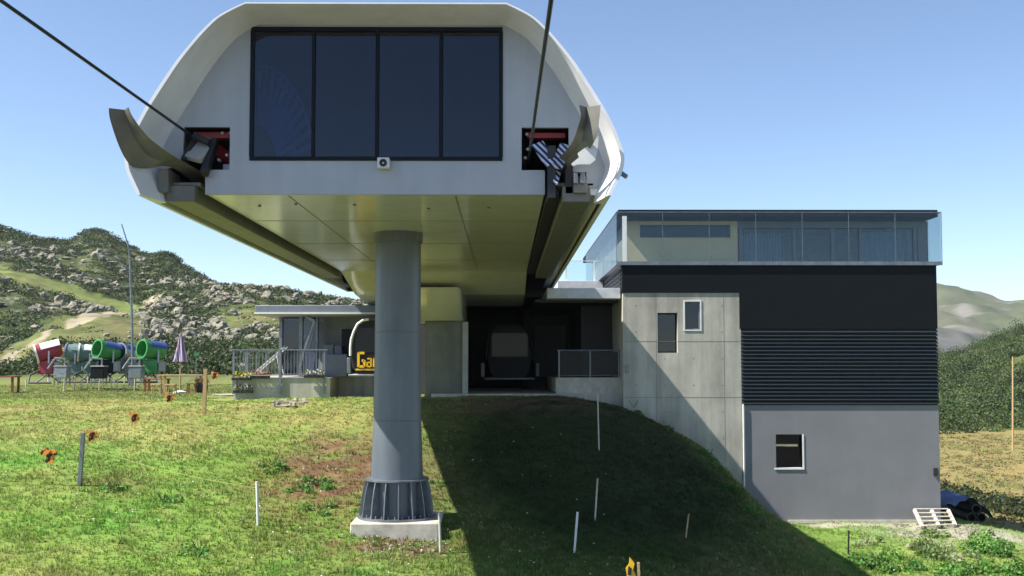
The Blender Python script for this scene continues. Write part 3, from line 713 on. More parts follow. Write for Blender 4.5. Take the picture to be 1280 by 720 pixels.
# ------------------------------------------------------------------ left hut with deck
HF = 43.5
hX = lambda px, Y=HF: W(px, 430, Y).x
hZ = lambda py, Y=HF: W(400, py, Y).z
ht = thing('lift_hut', (hX(380), 46, hZ(492)), 'small flat-roofed attendant hut on a raised concrete deck, left of the column', 'hut')
build('deck', MB().box(hX(293), hX(413), HF, 52, -2.2, hZ(472)), M['concrete'], ht, bevel=.01)
build('deck', MB().box(hX(413)+.003, -4.6, HF+2.2, 52, -2.2, hZ(472)), M['concrete'], ht, bevel=.01)
rf = build('roof', MB().box(hX(316), -4.4, HF+.3, 51, hZ(391), hZ(381)), M['grey'], ht, bevel=.02)
build('roof_trim', MB().box(hX(316)-.03, -4.4, HF+.26, 51, hZ(392), hZ(390)), M['white'], rf)
build('roof_soffit', MB().box(hX(318), -4.5, HF+.4, 50.9, hZ(392)-.04, hZ(391)-.003), M['offwhite'], rf)
HY2 = 45.5
wl_ = MB(); wl_.box(hX(401,HY2), -4.6, HY2+1.0, HY2+1.2, hZ(472), hZ(391)-.04); wl_.box(hX(352,HY2), -4.6, 50.8, 51, hZ(472), hZ(392)-.04)
builds('wall', wl_, M['offwhite'], ht)
pf = MB()
for px, w_ in ((351,.07),(376,.08),(396,.05)): pf.box(hX(px,HY2)-w_, hX(px,HY2)+w_, HY2-.05, HY2+.07, hZ(472), hZ(392)-.05)
pf.box(hX(351,HY2), hX(400,HY2), HY2-.04, HY2+.06, hZ(394,HY2), hZ(391,HY2)-.0)
pf.bar((hX(378,44.6), 44.6, hZ(393,44.6)), (hX(393,44), 44, hZ(401,44)), .1, .1)
pf.bar((hX(393,44), 44, hZ(401,44)), (hX(380,44), 44, hZ(440,44)), .09, .09); pf.bar((hX(380,44), 44, hZ(440,44)), (hX(374,44), 44, hZ(470,44)), .09, .09)
pf.bar((hX(394,44.6), 44.6, hZ(403,44.6)), (hX(386,44.6), 44.6, hZ(440,44.6)), .07, .07)
fr = build('glazing_frame', pf, M['galv'], ht, bevel=.008)
build('pane', MB().box(hX(352,HY2), hX(398,HY2), HY2+.08, HY2+.09, hZ(470), hZ(394)), M['pane'], fr, smooth=0)
build('pane', MB().box(hX(351,HY2)+.0, hX(351,HY2)+.01, HY2+.1, 50, hZ(470), hZ(394)), M['pane'], fr, smooth=0)
dk = MB().box(hX(430,47), hX(452,47), 46.3, 46.45, -.3, 1.6); build('door', dk, M['cabin'], ht, bevel=.01)
ct = MB().box(hX(405,45.8), hX(418,45.8), 45.6, 46, .15, .9); ct.box(hX(419,45.8), hX(428,45.8), 45.6, 46, .2, .85); builds('control_cabinet', ct, M['grey'], ht, bevel=.02)
dd = MB().box(hX(403,44.8), hX(434,44.8), 44.9, 45.4, hZ(472), hZ(442)); build('counter', dd, M['grey'], ht, bevel=.06)
dr = MB(); zt, z0_ = hZ(438), hZ(470)
for px in (293, 310, 351, 406): dr.box(hX(px)-.04, hX(px)+.04, HF-.1, HF-.03, z0_-(.75 if px != 310 else .1), zt)
dr.box(hX(291), hX(410), HF-.12, HF-.02, zt, zt+.05); dr.box(hX(293), hX(408), HF-.08, HF-.04, z0_+.06, z0_+.1)
for i in range(30):
    x = hX(293)+(hX(408)-hX(293))*i/29; dr.box(x-.012, x+.012, HF-.075, HF-.045, z0_+.1, zt)
dr.box(hX(291), hX(291)+.05, HF-.0, 50, zt, zt+.05)
for y in (45.5,47.5,49.5): dr.box(hX(291), hX(291)+.06, y, y+.06, z0_, zt)
build('deck_railing', dr, M['galv'], ht, smooth=0)
# stair of white boards leaning behind railing, crates, planters
sg = thing('deck_chair', (hX(335,44.4), 44.5, hZ(470)), 'white slatted deck chair leaning behind the hut railing', 'chair')
c_ = MB()
for i in range(9):
    x = hX(321,44.4)+i*.14; z = hZ(469)+.1+i*.125; c_.bar((x, 44.1, z), (x, 44.7, z), .07, .03)
build('slatted_bed', c_, M['white'], sg)
c_ = MB()
for y in (44.1, 44.7):
    c_.bar((hX(321,44.4)-.1, y, hZ(469)+.02), (hX(321,44.4)+1.25, y, hZ(469)+1.2), .04, .05); c_.bar((hX(321,44.4)+1.1, y, hZ(470)), (hX(321,44.4)+.9, y, hZ(469)+.9), .04, .04)
build('frame', c_, M['white'], sg)

# ------------------------------------------------------------------ ropes
def cable(p, q, Ya, Yb, label):
    d = (q-p); P = []
    for i in range(15):
        Y = Ya+(Yb-Ya)*i/14; t = (Y-p.y)/(q.y-p.y); P.append(p+d*t)
    o = build('haul_rope', MB().tube(P, .027, 10), M['steel'], smooth=60); tag(o, label, 'cable')
cable(W(0,0,12.6), W(240,170,20.2), -30, 44, 'steel haul rope running into the left opening of the lift station')
cable(W(689,0,10.6), W(662,192,20.2), -30, 44, 'steel haul rope running into the right opening of the lift station')

# ------------------------------------------------------------------ gondola cabins
def cabin(x, y, zt, zb, label, text=True, w=2.0, dp=2.1):
    t = thing('gondola_cabin', (x, y, zb), label, 'gondola cabin', 'cabins of the gondola lift')
    H = zt-zb
    def sec(k, s=1.0):      # body outline in XZ, bowed sides
        L_ = [(.36,0),(.455,.12),(.5,.34),(.49,.55),(.44,.76),(.34,.93),(.2,1.0)]
        return [(x+a*w*s, zb+.08+b*(H-.1)) for a, b in L_]+[(x-a*w*s, zb+.08+b*(H-.1)) for a, b in reversed(L_)]
    mb = MB(); P = [(0,.86),(.10,.97),(.5,1.0),(.9,.97),(1,.86)]; rg = []
    for tt, s in P: rg.append([Vector((a, y-dp/2+tt*dp, b)) for a, b in sec(0, s)])
    n = len(rg[0]); mb.add([p for r in rg for p in r], [(i*n+j, i*n+(j+1) % n, (i+1)*n+(j+1) % n, (i+1)*n+j) for i in range(4) for j in range(n)]+[tuple(range(n)), tuple(range(5*n-1,4*n-1,-1))])
    build('body', mb, M['cabin'], t, smooth=40)
    fr = MB()
    for s in (-1, 1):
        for yy in (y-dp/2-.01, y+dp/2+.01):
            pts = [(x+s*a*w*.99, yy, zb+.08+b*(H-.1)) for a, b in [(.47,.34),(.47,.5),(.455,.65),(.40,.8),(.33,.93),(.22,1.0),(.1,1.02)]]
            fr.tube(pts, .055, 8)
    builds('roof_hoop', fr, M['white'] if text else M['dark'], t, smooth=60)
    wn_ = MB().box(x-.36*w, x+.36*w, y-dp/2-.02, y-dp/2-.008, zb+.42*H, zb+.86*H); build('windscreen', wn_, M['cabin_glass'], t)
    ba = MB().box(x-.5*w, x+.5*w, y-dp/2-.12, y-dp/2-.02, zb-.02, zb+.07); ba.box(x-.5*w, x+.5*w, y+dp/2+.02, y+dp/2+.12, zb-.02, zb+.07); ba.box(x-.42*w, x+.42*w, y-dp/2, y+dp/2, zb-.0, zb+.085)
    builds('bumper', ba, M['galv'], t, bevel=.02)
    hg = MB().tube([(x, y, zt-.03), (x, y, zt+.3), (x+.25, y, zt+.7), (x+.3, y, zt+1.2)], .06, 10); hg.box(x-.3, x+.5, y-.35, y+.35, zt+1.15, zt+1.3)
    build('hanger', hg, M['dark'], t)
    sk = MB().box(x-.58*w, x-.50*w, y-.5, y-.1, zb+.1, zb+.75); build('ski_rack', sk, M['galv'], t, bevel=.02)
    if text:
        tx = MB()
        # lettering: large G followed by small letters, built as strokes
        def letter_strokes(ox, oz, h, w_, segs, th):
            for (a, b), (c, d) in segs: tx.bar((ox+a*w_, y-dp/2-.03, oz+b*h), (ox+c*w_, y-dp/2-.03, oz+d*h), .03, th, (0,0,1)) if a != c else tx.box(ox+a*w_-th/2, ox+a*w_+th/2, y-dp/2-.045, y-dp/2-.015, oz+b*h, oz+d*h)
        ox, oz = x-.30*w, zb+.16*H
        letter_strokes(ox, oz, .62, .24, [((1,.92),(0.1,.92)),((0,.0),(0,.95)),((0.1,.04),(1,.04)),((1,.04),(1,.45)),((1,.42),(.55,.42))], .10)
        letter_strokes(ox+.36, oz, .36, .15, [((0,.95),(1,.95)),((1,0),(1,1)),((0,.05),(1,.05)),((0,0),(0,.55)),((0,.52),(1,.52))], .06)
        letter_strokes(ox+.62, oz, .36, .2, [((0,0),(0,1)),((0,.95),(1,.95)),((1,0),(1,1)),((.5,0),(.5,1))], .06)
        build('lettering', tx, M['yellow'], t, smooth=0)
        build('lower_stripe', MB().box(x-.36*w, x+.36*w, y-dp/2-.02, y-dp/2-.0, zb+.10*H, zb+.13*H), M['yellow'], t)
    return t
xc = W(468,430,43.2).x+.04
cabin(xc, 43.6, W(468,400,42.6).z, W(468,470,42.6).z, 'dark gondola cabin with yellow G lettering, half hidden behind the column')
cabin(W(637,440,48).x, 49, W(637,407,48).z, W(637,474,48).z, 'dark gondola cabin waiting in the unlit station hall', text=False, w=2.3)

# ------------------------------------------------------------------ snow making machines
def snow_cannon(px, base_py, Y, s, body, rim, label, ang, tilt=12, covered=None, hood=None, legs=True):
    base = W(px, base_py, Y); base.z = W(px, base_py, Y).z
    t = thing('snow_cannon', base, label, 'snow cannon', 'snow cannons parked on the meadow')
    ax = Vector((math.cos(R(ang))*math.cos(R(tilt)), math.sin(R(ang))*math.cos(R(tilt)), math.sin(R(tilt))))
    c = base+Vector((0,0,1.75*s)); Lh = .66*s; r = .5*s
    br = MB().lathe(c, ax, [(-Lh,.34*s),(-Lh*.7,r*.92),(0,r*.96),(Lh*.8,r),(Lh,r*1.02),(Lh,r*.92),(Lh*.3,r*.85),(-Lh*.6,r*.8),(-Lh*.6,.001)], 28)
    build('barrel', br, body, t, smooth=40)
    rg = MB().lathe(c, ax, [(Lh*.9,r*1.0),(Lh*.9,r*1.1),(Lh*1.04,r*1.1),(Lh*1.04,r*.9)], 28); build('nozzle_ring', rg, rim, t, smooth=40)
    if hood:
        hp = MB(); n = 12; V_ = []
        side = ax.cross(Vector((0,0,1))).normalized(); upv = side.cross(ax)
        for k in range(n+1):
            a = R(20+140*k/n)
            for h in (-Lh*.95, Lh*.55): V_.append(c+ax*h+(side*math.cos(a)+upv*math.sin(a))*(r*1.06))
        hp.add(V_, [(2*k, 2*k+1, 2*k+3, 2*k+2) for k in range(n)]); build('hood', hp, hood, t, smooth=60)
    yk = MB(); yk.box(base.x-.4*s, base.x+.38*s, base.y-.35*s, base.y+.35*s, base.z+.5*s, base.z+1.25*s)
    build('housing', yk, covered or body, t, bevel=.06*s)
    fk = MB()
    for sg_ in (-1, 1):
        p = c+ax.cross(Vector((0,0,1))).normalized()*sg_*(r+.07*s); fk.bar(p, Vector((p.x, p.y, base.z+1.1*s)), .08*s, .06*s)
        fk.bar(Vector((p.x, p.y, base.z+1.12*s)), base+Vector((0,0,1.12*s)), .08*s, .07*s)
    fk.tube([base+Vector((0,0,.3*s)), base+Vector((0,0,.7*s))], .1*s, 10)
    bx_ = MB().box(base.x+.42*s, base.x+.7*s, base.y-.3*s, base.y+.1*s, base.z+.6*s, base.z+1.15*s); build('control_box', bx_, M['offwhite'], t, bevel=.03*s)
    hz = MB().tube([base+Vector((-.3*s,-.35*s,.7*s)), base+Vector((-.75*s,-.5*s,.45*s)), base+Vector((-.7*s,-.8*s,.03)), base+Vector((.6*s,-1.0*s,.03))], .05*s, 8); build('hose', hz, M['dark'], t)
    build('fork', fk, M['silver'], t)
    for k in range(3):
        a = R(90+120*k+ang); e = base+Vector((math.cos(a)*.75*s, math.sin(a)*.75*s, 0))
        lg = MB().tube([base+Vector((0,0,.5*s)), e], .045*s, 8); lg.box(e.x-.1*s, e.x+.1*s, e.y-.1*s, e.y+.1*s, e.z, e.z+.04*s)
        build('leg', lg, M['galv'], t)
    return t
snow_cannon(60, 479, 60, 1.05, M['crimson'], M['white'], 'crimson and white snow cannon, leftmost of the parked snow cannons', 205, -16, hood=M['white'])
snow_cannon(96, 478, 63, 1.0, M['teal'], M['silver'], 'grey-green covered snow cannon behind the crimson one', 190, 8, hood=M['teal'])
snow_cannon(112, 478, 62, .98, M['teal'], M['white'], 'grey snow cannon with a pale hood beside the left green one', 200, 5, hood=M['white'])
snow_cannon(134, 478, 61, 1.05, M['green'], M['green'], 'green snow cannon with dark grey housing, left of the silver one', 232, 10, covered=M['anth'], hood=M['blue'])
snow_cannon(158, 478, 62, 1.0, M['silver'], M['silver'], 'silver snow cannon standing behind the tall bent lance', 250, 6, covered=M['silver'], hood=M['blue'])
snow_cannon(190, 478, 60, 1.05, M['green'], M['green'], 'bright green snow cannon with blue top, rightmost of the parked snow cannons', 232, 6, hood=M['blue'])
# spare machinery parked among the cannons
for px, py, Y, m_, lb in ((78,481,58.5,M['silver'],'silver pump unit between the crimson snow cannon and its grey-green neighbour'),(124,481,58.5,M['anth'],'dark generator unit in front of the left green snow cannon'),(171,481,58.5,M['galv'],'grey frame unit left of the rightmost green snow cannon')):
    p = W(px, py, Y); t = thing('equipment_unit', p, lb, 'machine')
    build('case', MB().box(p.x-.4, p.x+.35, p.y-.3, p.y+.3, p.z+.35, p.z+1.0), m_, t, bevel=.05)
    build('lid', MB().box(p.x-.43, p.x+.38, p.y-.33, p.y+.33, p.z+1.003, p.z+1.07), M['offwhite'], t, bevel=.02)
    build('pipe', MB().tube([p+Vector((.2,-.2,1.05)), p+Vector((.2,-.2,1.45)), p+Vector((-.3,-.3,1.5)), p+Vector((-.7,-.3,.9))], .06, 8), M['silver'], t)
    for sx in (-.35, .3):
        for sy in (-.25, .25): build('leg', MB().box(p.x+sx-.03, p.x+sx+.03, p.y+sy-.03, p.y+sy+.03, p.z, p.z+.35), M['galv'], t)
# row of fence stakes in front of the cannons
for i, px in enumerate((32,80,93,101,109,124,139,146,155,168)):
    b = W(px, 480+(i % 3), 59); b.z = ground_z(b.x, b.y)-.05
    o = build('stake', MB().tube([b, b+Vector((.03,0,.75+.1*(i % 3)))], .035, 6), M['pallet'])
    tag(o, ['lone short stake left of the crimson snow cannon','first pale stake right of the crimson snow cannon','short stake below the grey-green covered snow cannon','taller stake below the grey-green covered snow cannon','short stake below the pale hood of the grey snow cannon','pale stake under the left green snow cannon','pale stake between the left green and the silver snow cannon','short stake under the silver snow cannon','taller stake under the silver snow cannon','pale stake just right of the bent lance'][i], 'stake', 'stakes in front of the snow cannons')
# tall bent snow lance
p0 = W(166,480,60); t = thing('snow_lance', p0, 'tall thin grey snow lance, bent near its tip, rising behind the snow cannons', 'snow lance')
build('mast', MB().tube([p0, W(165,400,60), W(162,320,60)], [.09,.075,.05], 8), M['galv'], t)
build('tip', MB().tube([W(162,320,60), W(160,306,60), W(152,280,60)], [.05,.045,.03], 8), M['galv'], t)
build('base_frame', MB().box(p0.x-.15, p0.x+.15, p0.y-.15, p0.y+.15, p0.z-.1, p0.z+.9), M['galv'], t, bevel=.02)
# parasol
p0 = W(225,489,55); p0.z = ground_z(p0.x, p0.y); zt = W(225,415,55).z
t = thing('closed_parasol', p0, 'folded blue and pink parasol on a wooden pole beside the picnic table', 'parasol')
build('pole', MB().tube([p0, (p0.x, p0.y, zt)], .04, 8), M['wood'], t)
cl = MB(); prof_ = [(W(225,452,55).z,.33),(W(225,445,55).z,.27),(W(225,432,55).z,.15),(W(225,420,55).z,.08),(zt,.03)]
V_ = []; n = 24
for z, r in prof_:
    for k in range(n): a = 2*math.pi*k/n; rr = r*(1+.22*math.cos(a*6)); V_.append((p0.x+rr*math.cos(a), p0.y+rr*math.sin(a), z))
cl.add(V_, [(i*n+k, i*n+(k+1) % n, (i+1)*n+(k+1) % n, (i+1)*n+k) for i in range(4) for k in range(n)]); build('canopy', cl, M['parasol'], t, smooth=60)
build('foot', MB().lathe(p0, (0,0,1), [(-.05,.35),(.14,.35),(.2,.1),(.2,.001)], 16), M['white'], t)
# picnic table, stools, box
def table(px, py, Y, wd, dp, h, m_, label, name='wooden_table'):
    p = W(px, py, Y); p.z = ground_z(p.x, p.y); t = thing(name, p, label, 'table')
    tp = MB()
    for i in range(4): tp.box(p.x-wd/2, p.x+wd/2, p.y-dp/2+i*dp/4, p.y-dp/2+(i+1)*dp/4-.015, p.z+h-.06, p.z+h)
    build('tabletop', tp, m_, t, bevel=.006)
    for sx in (-1, 1):
        for sy in (-1, 1): build('leg', MB().box(p.x+sx*(wd/2-.12)-.05, p.x+sx*(wd/2-.12)+.05, p.y+sy*(dp/2-.1)-.05, p.y+sy*(dp/2-.1)+.05, p.z-.05, p.z+h-.063), m_, t)
table(228, 490, 54, 2.3, .9, 1.0, M['wood'], 'long pale wooden table under the folded parasol')
table(2, 487, 56, 1.7, .9, .95, M['bwood'], 'brown wooden table at the left edge of the meadow')
table(196, 480, 57, 1.3, .8, .75, M['bwood'], 'low reddish brown table right of the green snow cannon')
def stool(px, py, Y, label, m_):
    p = W(px, py, Y); p.z = ground_z(p.x, p.y); t = thing('stool', p, label, 'stool', 'stools around the wooden table')
    build('seat', MB().box(p.x-.24, p.x+.24, p.y-.2, p.y+.2, p.z+.5, p.z+.56), m_, t, bevel=.01)
    for sx in (-1, 1):
        for sy in (-1, 1): build('leg', MB().bar((p.x+sx*.17, p.y+sy*.14, p.z+.5), (p.x+sx*.22, p.y+sy*.17, p.z-.02), .05, .05), m_, t)
stool(196, 490, 53, 'wooden stool left of the long pale table', M['wood'])
stool(214, 490, 52.5, 'wooden stool in front of the long pale table', M['wood'])
stool(240, 488, 53, 'brown stool at the right end of the long pale table', M['bwood'])
p = W(252,487,53.5); p.z = ground_z(p.x, p.y)
t = thing('barrel_planter', p, 'dark round planter with brownish flowers behind the wooden post', 'planter')
build('tub', MB().lathe(p, (0,0,1), [(0,.25),(.3,.33),(.6,.28),(.6,.24),(.5,.001)], 18), M['dark'], t)
def leaves(mb, c, r, n, ls, cols, flat=.8, tone=None):
    tn = random.uniform(*tone) if tone else 1; base_ = random.choice(cols)
    for _ in range(n):
        d = Vector((random.gauss(0,1), random.gauss(0,1), random.gauss(0,1))).normalized()*(random.random()**.4)
        p = c+Vector((d.x*r, d.y*r, abs(d.z)*r*flat)); s_ = ls*random.uniform(.6,1.3)
        a = Vector((random.uniform(-1,1), random.uniform(-1,1), random.uniform(-.4,1))).normalized(); b = a.cross(Vector((random.random(), random.random(), random.random()-.5))).normalized()
        mb.col = tuple(x*tn*random.uniform(.75,1.25) for x in (base_ if tone and random.random() < .75 else random.choice(cols)))
        mb.add([p-b*s_*.45, p+a*s_, p+b*s_*.45, p-a*s_*.7], [(0,1,2,3)])
lm = MB(); leaves(lm, p+Vector((0,0,.55)), .4, 120, .09, [(.12,.05,.02),(.06,.09,.02),(.3,.12,.03)]); build('flowers', lm, M['leaf'], t, smooth=0, recalc=False)
for px, py, lab, cs in ((304,490,'flower tub at the foot of the hut deck', [(.05,.08,.02),(.4,.4,.4),(.3,.3,.03)]), (302,474,'yellow flower box on the left corner of the hut deck', [(.5,.42,.03),(.08,.14,.02)]), (325,472,'red and white flower box on the hut deck', [(.4,.03,.03),(.6,.6,.6),(.06,.1,.02)]), (392,471,'white flower box by the right post of the deck railing', [(.65,.65,.65),(.06,.1,.02)])):
    q = W(px, py, 43.3); t = thing('flower_box', q, lab, 'planter')
    build('box', MB().box(q.x-.4, q.x+.4, q.y-.1, q.y+.1, q.z-.04, q.z+.08), M['dark'], t, bevel=.01)
    lm = MB(); leaves(lm, q+Vector((-.2,0,.12)), .26, 90, .06, cs); leaves(lm, q+Vector((.2,0,.12)), .26, 90, .06, cs); build('flowers', lm, M['leaf'], t, smooth=0, recalc=False)
# small sign board
q = W(245,480,56); t = thing('small_sign', q, 'small green sign on a thin post behind the wooden table', 'sign')
build('post', MB().tube([(q.x, q.y, q.z-.2), (q.x, q.y, W(245,442,56).z)], .025, 6), M['galv'], t); build('board', MB().box(q.x-.13, q.x+.13, q.y-.04, q.y-.02, W(245,445,56).z, W(245,441,56).z), M['green'], t)

# ------------------------------------------------------------------ posts, stakes, ropes, pennants
def ground_hit(px, py, Y0=20.5, Y1=60):
    Y = Y0
    while Y < Y1:
        p = W(px, py, Y)
        if p.z <= ground_z(p.x, p.y): return p
        Y += .05
    return p
def ground_at(px, py):          # where the pixel ray meets the slope
    Y = 15.0
    while Y < 70:
        p = W(px, py, Y)
        if p.z <= ground_z(p.x, p.y): return p
        Y += .05
    return W(px, py, 40)
def post(pxb, pyb, pxt, pyt, r, m_, label, name='post', flat=False):
    b = ground_at(pxb, pyb); tpt = W(pxt, pyt, b.y)
    mb = MB().bar(b-Vector((0,0,.2)), tpt, r*2, r*2) if flat else MB().tube([b-Vector((0,0,.2)), tpt], r, 8)
    tag(build(name, mb, m_), label, name.split('_')[-1]); return tpt
tA = post(99,608,104,541,.045,M['galv'],'dark grey metal post standing in the left meadow','fence_post',True)
tB = post(255,517,257,461,.06,M['wood'],'pale wooden post at the end of the pennant line','fence_post',True)
tC = post(323,658,321,602,.035,M['white'],'short white stake in the grass left of the column','marker_stake')
post(551,693,549,640,.03,M['pallet'],'thin wooden stake beside the concrete column plinth','marker_stake')
post(717,691,722,640,.028,M['white'],'thin white stake standing in the deep shadow','marker_stake')
post(743,652,747,598,.022,M['pallet'],'thin pale stake in the shadow below the boarding platform, lower of two','marker_stake')
post(749,564,747,492,.022,M['pallet'],'slender bent stake near the crest of the shaded mound, upper of two','marker_stake')
post(856,672,861,642,.02,M['wood'],'short thin stick in the shaded slope','marker_stake')
post(1060,697,1061,663,.03,M['dark'],'short dark stake in the sunlit grass before the grey wall','marker_stake')
# tall pole in the right field
b = W(1266,560,105); tag(build('wooden_pole', MB().tube([b-Vector((0,0,.3)), W(1266,446,105)], [.11,.08], 8), M['wood']), 'tall wooden pole standing in the yellow field on the right', 'pole')
def sag(a, b, s, n=12): return [a.lerp(b, i/n)-Vector((0,0,s*4*(i/n)*(1-i/n))) for i in range(n+1)]
st = W(-40,528,26.5)
pl_ = sag(st, W(103,557,tA.y), .1); tag(build('barrier_rope', MB().tube(pl_, .010, 6), M['rope']), 'yellow barrier rope running off the left edge of the photo', 'rope')
pl_ = sag(W(103,557,tA.y), W(322,610,tC.y), .12); tag(build('barrier_rope', MB().tube(pl_, .005, 6), M['rope']), 'yellow barrier rope sagging between the metal post and white stake', 'rope')
fl_pts = [(62,569,27.5),(116,544,30),(169,521,32.5),(212,497,35),(269,469,40)]
labs = ['largest orange and black pennant, nearest the left edge','orange and black pennant beside the grey metal post','orange and black pennant in mid meadow, third along the line','orange and black pennant left of the wooden post','orange and black pennant just right of the wooden post']
for (px, py, Y), lb, sz in zip(fl_pts, labs, (.21,.17,.17,.16,.16)):
    c = W(px, py, Y); t = thing('pennant', c-Vector((0,0,sz)), lb, 'pennant', 'orange and black pennants along the meadow')
    for (dx, dz, m_) in ((-.45,.4,'a'),(.25,.05,'b'),(.0,-.55,'c')):
        q = MB(); cc = c+Vector((dx*sz, 0, dz*sz)); rr = sz*.72; pts = []; prng = random.Random(int(px*7+dx*100))
        for k in range(9):
            a = 2*math.pi*k/9+dx; r2 = rr*prng.uniform(.5,1.1); pts.append((cc.x+r2*math.cos(a), cc.z+r2*math.sin(a)))
        q.prism(pts, c.y-.03+dx*.06, c.y+dx*.06); build('flag_cloth', q, M['pennant'], t, smooth=0)
line = [W(62,562,27.5)]+[W(a, b-6, c) for a, b, c in fl_pts[1:4]]+[tB-Vector((0,0,.15))]
tag(build('pennant_line', MB().tube(line, .004, 5), M['dark']), 'thin dark line carrying the orange and black pennants', 'line')
# near pennant at bottom
c = W(789,706,21.5); t = thing('yellow_pennant', W(789,722,21.5), 'yellow and black pennant on a short stake at the bottom edge', 'pennant')
build('stick', MB().bar(W(799,745,21.5), W(798,703,21.5), .05, .05), M['wood'], t)
q = MB().prism([(v.x, v.z) for v in [W(787,696,21.5), W(793,704,21.5), W(791,712,21.5), W(796,722,21.5), W(784,722,21.5), W(782,710,21.5), W(786,705,21.5)]], 21.47, 21.5); build('flag_cloth', q, M['yellow'], t, smooth=0)
q = MB().prism([(v.x, v.z) for v in [W(786,708,21.4), W(790,711,21.4), W(789,720,21.4), W(785,719,21.4)]], 21.43, 21.46); build('black_patch', q, M['dark'], t, smooth=0)

# ------------------------------------------------------------------ pallet, tarp pile
g0 = W(1147,657,38.6)
t = thing('wooden_pallet', g0, 'bleached wooden pallet leaning against the corner of the grey building', 'pallet')
a0, a1, b0, b1 = W(1153,657,38.6), W(1194,655,38.6), W(1143,636,39.8), W(1185,636,39.8)
sl2 = MB()
for i in range(5):
    k = i/4; p, q = a0.lerp(b0, k), a1.lerp(b1, k); sl2.bar(p, q, .11, .03)
build('slats', sl2, M['pallet'], t)
st2 = MB()
for k in (0, .5, 1): p, q = a0.lerp(a1, k), b0.lerp(b1, k); st2.bar(p-Vector((0,0,.05)), q-Vector((0,0,.05)), .12, .09)
build('bearers', st2, M['pallet'], t)
t = thing('pipe_stack', W(1190,640,44), 'dark pipes under a blue tarpaulin behind the right corner of the building', 'pipe stack')
pb = W(1192,648,44); pp = MB()
for i in range(2):
    for j in range(2-i): pp.lathe((pb.x+.1+j*.4+i*.2, 42.5, pb.z+.25+i*.34), (0,1,0), [(0,.15),(0,.19),(3,.19),(3,.15),(0,.15)], 14)
build('pipes', pp, M['dark'], t)
tp = MB(); V_ = []
for j in range(8):
    for i in range(9):
        x = pb.x-.4+i*.2; y = 42.9+j*.35; z = pb.z+1.0-.8*abs((i-3)/5)**1.5+.07*math.sin(i*2.1+j*1.3); V_.append((x, y, z))
tp.add(V_, [(j*9+i, j*9+i+1, (j+1)*9+i+1, (j+1)*9+i) for j in range(7) for i in range(8)]); build('tarpaulin', tp, M['tarp'], t, smooth=60)

# ------------------------------------------------------------------ vegetation
# grass tufts
G = MB(); G.cols = []
def tuft(x, y, h, n, c, spread=.09, wd=.016):
    z = ground_z(x, y)-.01
    for _ in range(n):
        a = random.uniform(0, 6.283); d = Vector((math.cos(a), math.sin(a), 0)); e = Vector((-d.y, d.x, 0))*wd*random.uniform(.7,1.4)
        b = Vector((x, y, z))+d*random.uniform(0, spread); hh = h*random.uniform(.55,1.25); lean = random.uniform(.1,.75)*hh
        k = random.uniform(.85,1.2); cc = (c[0]*k, c[1]*k, c[2]*k); i = len(G.v)
        G.v += [b-e, b+e, b+d*lean*.4+Vector((0,0,hh*.6)), b+d*lean+Vector((0,0,hh))]
        G.f += [(i, i+1, i+2), (i+2, i+3, i)] if False else [(i, i+1, i+3)]
        G.v.pop(-2); G.f[-1] = (i, i+1, i+2); G.cols += [cc]*3
cnt = 0
while cnt < 52000:
    y = 20.5+26*random.random()**1.25; hw = y*.52; x = random.uniform(-hw-.5, hw)
    if y > 40.4 and -4 < x < 17: continue
    if y > 43 and -12.2 < x < -4: continue
    if y > 39.9 and x > 4 and x < 17: continue
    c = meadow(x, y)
    if c[0] > c[1]*1.15 and random.random() < .5 and x < 9: continue
    n2 = nz(x, y, .8, 5)
    if x > 14 and y > 36.5 and random.random() < .5: continue
    h = .065+.07*max(0, n2+.2)+(.05 if random.random() < .1 else 0)
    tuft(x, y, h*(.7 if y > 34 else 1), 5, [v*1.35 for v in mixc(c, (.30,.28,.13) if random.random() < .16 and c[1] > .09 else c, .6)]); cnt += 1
for _ in range(9000):
    y = random.uniform(46, 74); x = random.uniform(-.56*y, -.24*y)
    if y < 56 and x > -14: continue
    tuft(x, y, .09, 4, [v*1.3 for v in meadow(x, y)], .2, .03)
gr = build('grass', G, M['blades'], origin=(0,0,0), smooth=0, recalc=False); tag(gr, 'short sunlit meadow grass', None, None, 'stuff')
# white flower heads in the meadow
fw = MB()
for _ in range(140):
    y = random.uniform(21, 34); x = random.uniform(-.5*y, .1*y) if random.random() < .8 else random.uniform(9, 15)
    z = ground_z(x, y)+.14; s_ = random.uniform(.012,.028); fw.lathe((x, y, z), (0,0,1), [(0,.001),(0,s_),(s_*.6,s_*.6),(s_*.7,.001)], 5)
tag(build('meadow_flowers', fw, M['white'], origin=(0,0,0), recalc=False), 'tiny white flowers dotting the meadow', None, None, 'stuff')
# leafy weeds: individual clumps
WG = [(.11,.24,.05),(.15,.29,.06),(.08,.18,.035)]; WP = [(.22,.30,.12),(.3,.34,.18),(.14,.22,.06)]
def weed(px, py, r, n, cols, label, nm='leafy_weed', ls=.07, fl=.9):
    p = ground_at(px, py); m_ = MB()
    for k_ in range(5):
        q_ = p+Vector((random.gauss(0,.6)*r, random.gauss(0,.6)*r, 0)); q_.z = ground_z(q_.x, q_.y)-.02
        leaves(m_, q_, r*random.uniform(.3,.75), n//4, ls*.85, cols, fl*random.uniform(.6,1.2), (.8,1.25))
    for _ in range(6):
        a = random.uniform(0,6.28); m_.col = (.1,.14,.04); m_.tube([p-Vector((0,0,.05)), p+Vector((math.cos(a)*r*.5, math.sin(a)*r*.5, r*.7))], .008, 4)
    tag(build(nm, m_, M['leaf'], smooth=0, recalc=False, origin=p), label, 'plant', 'leafy weeds on the slope')
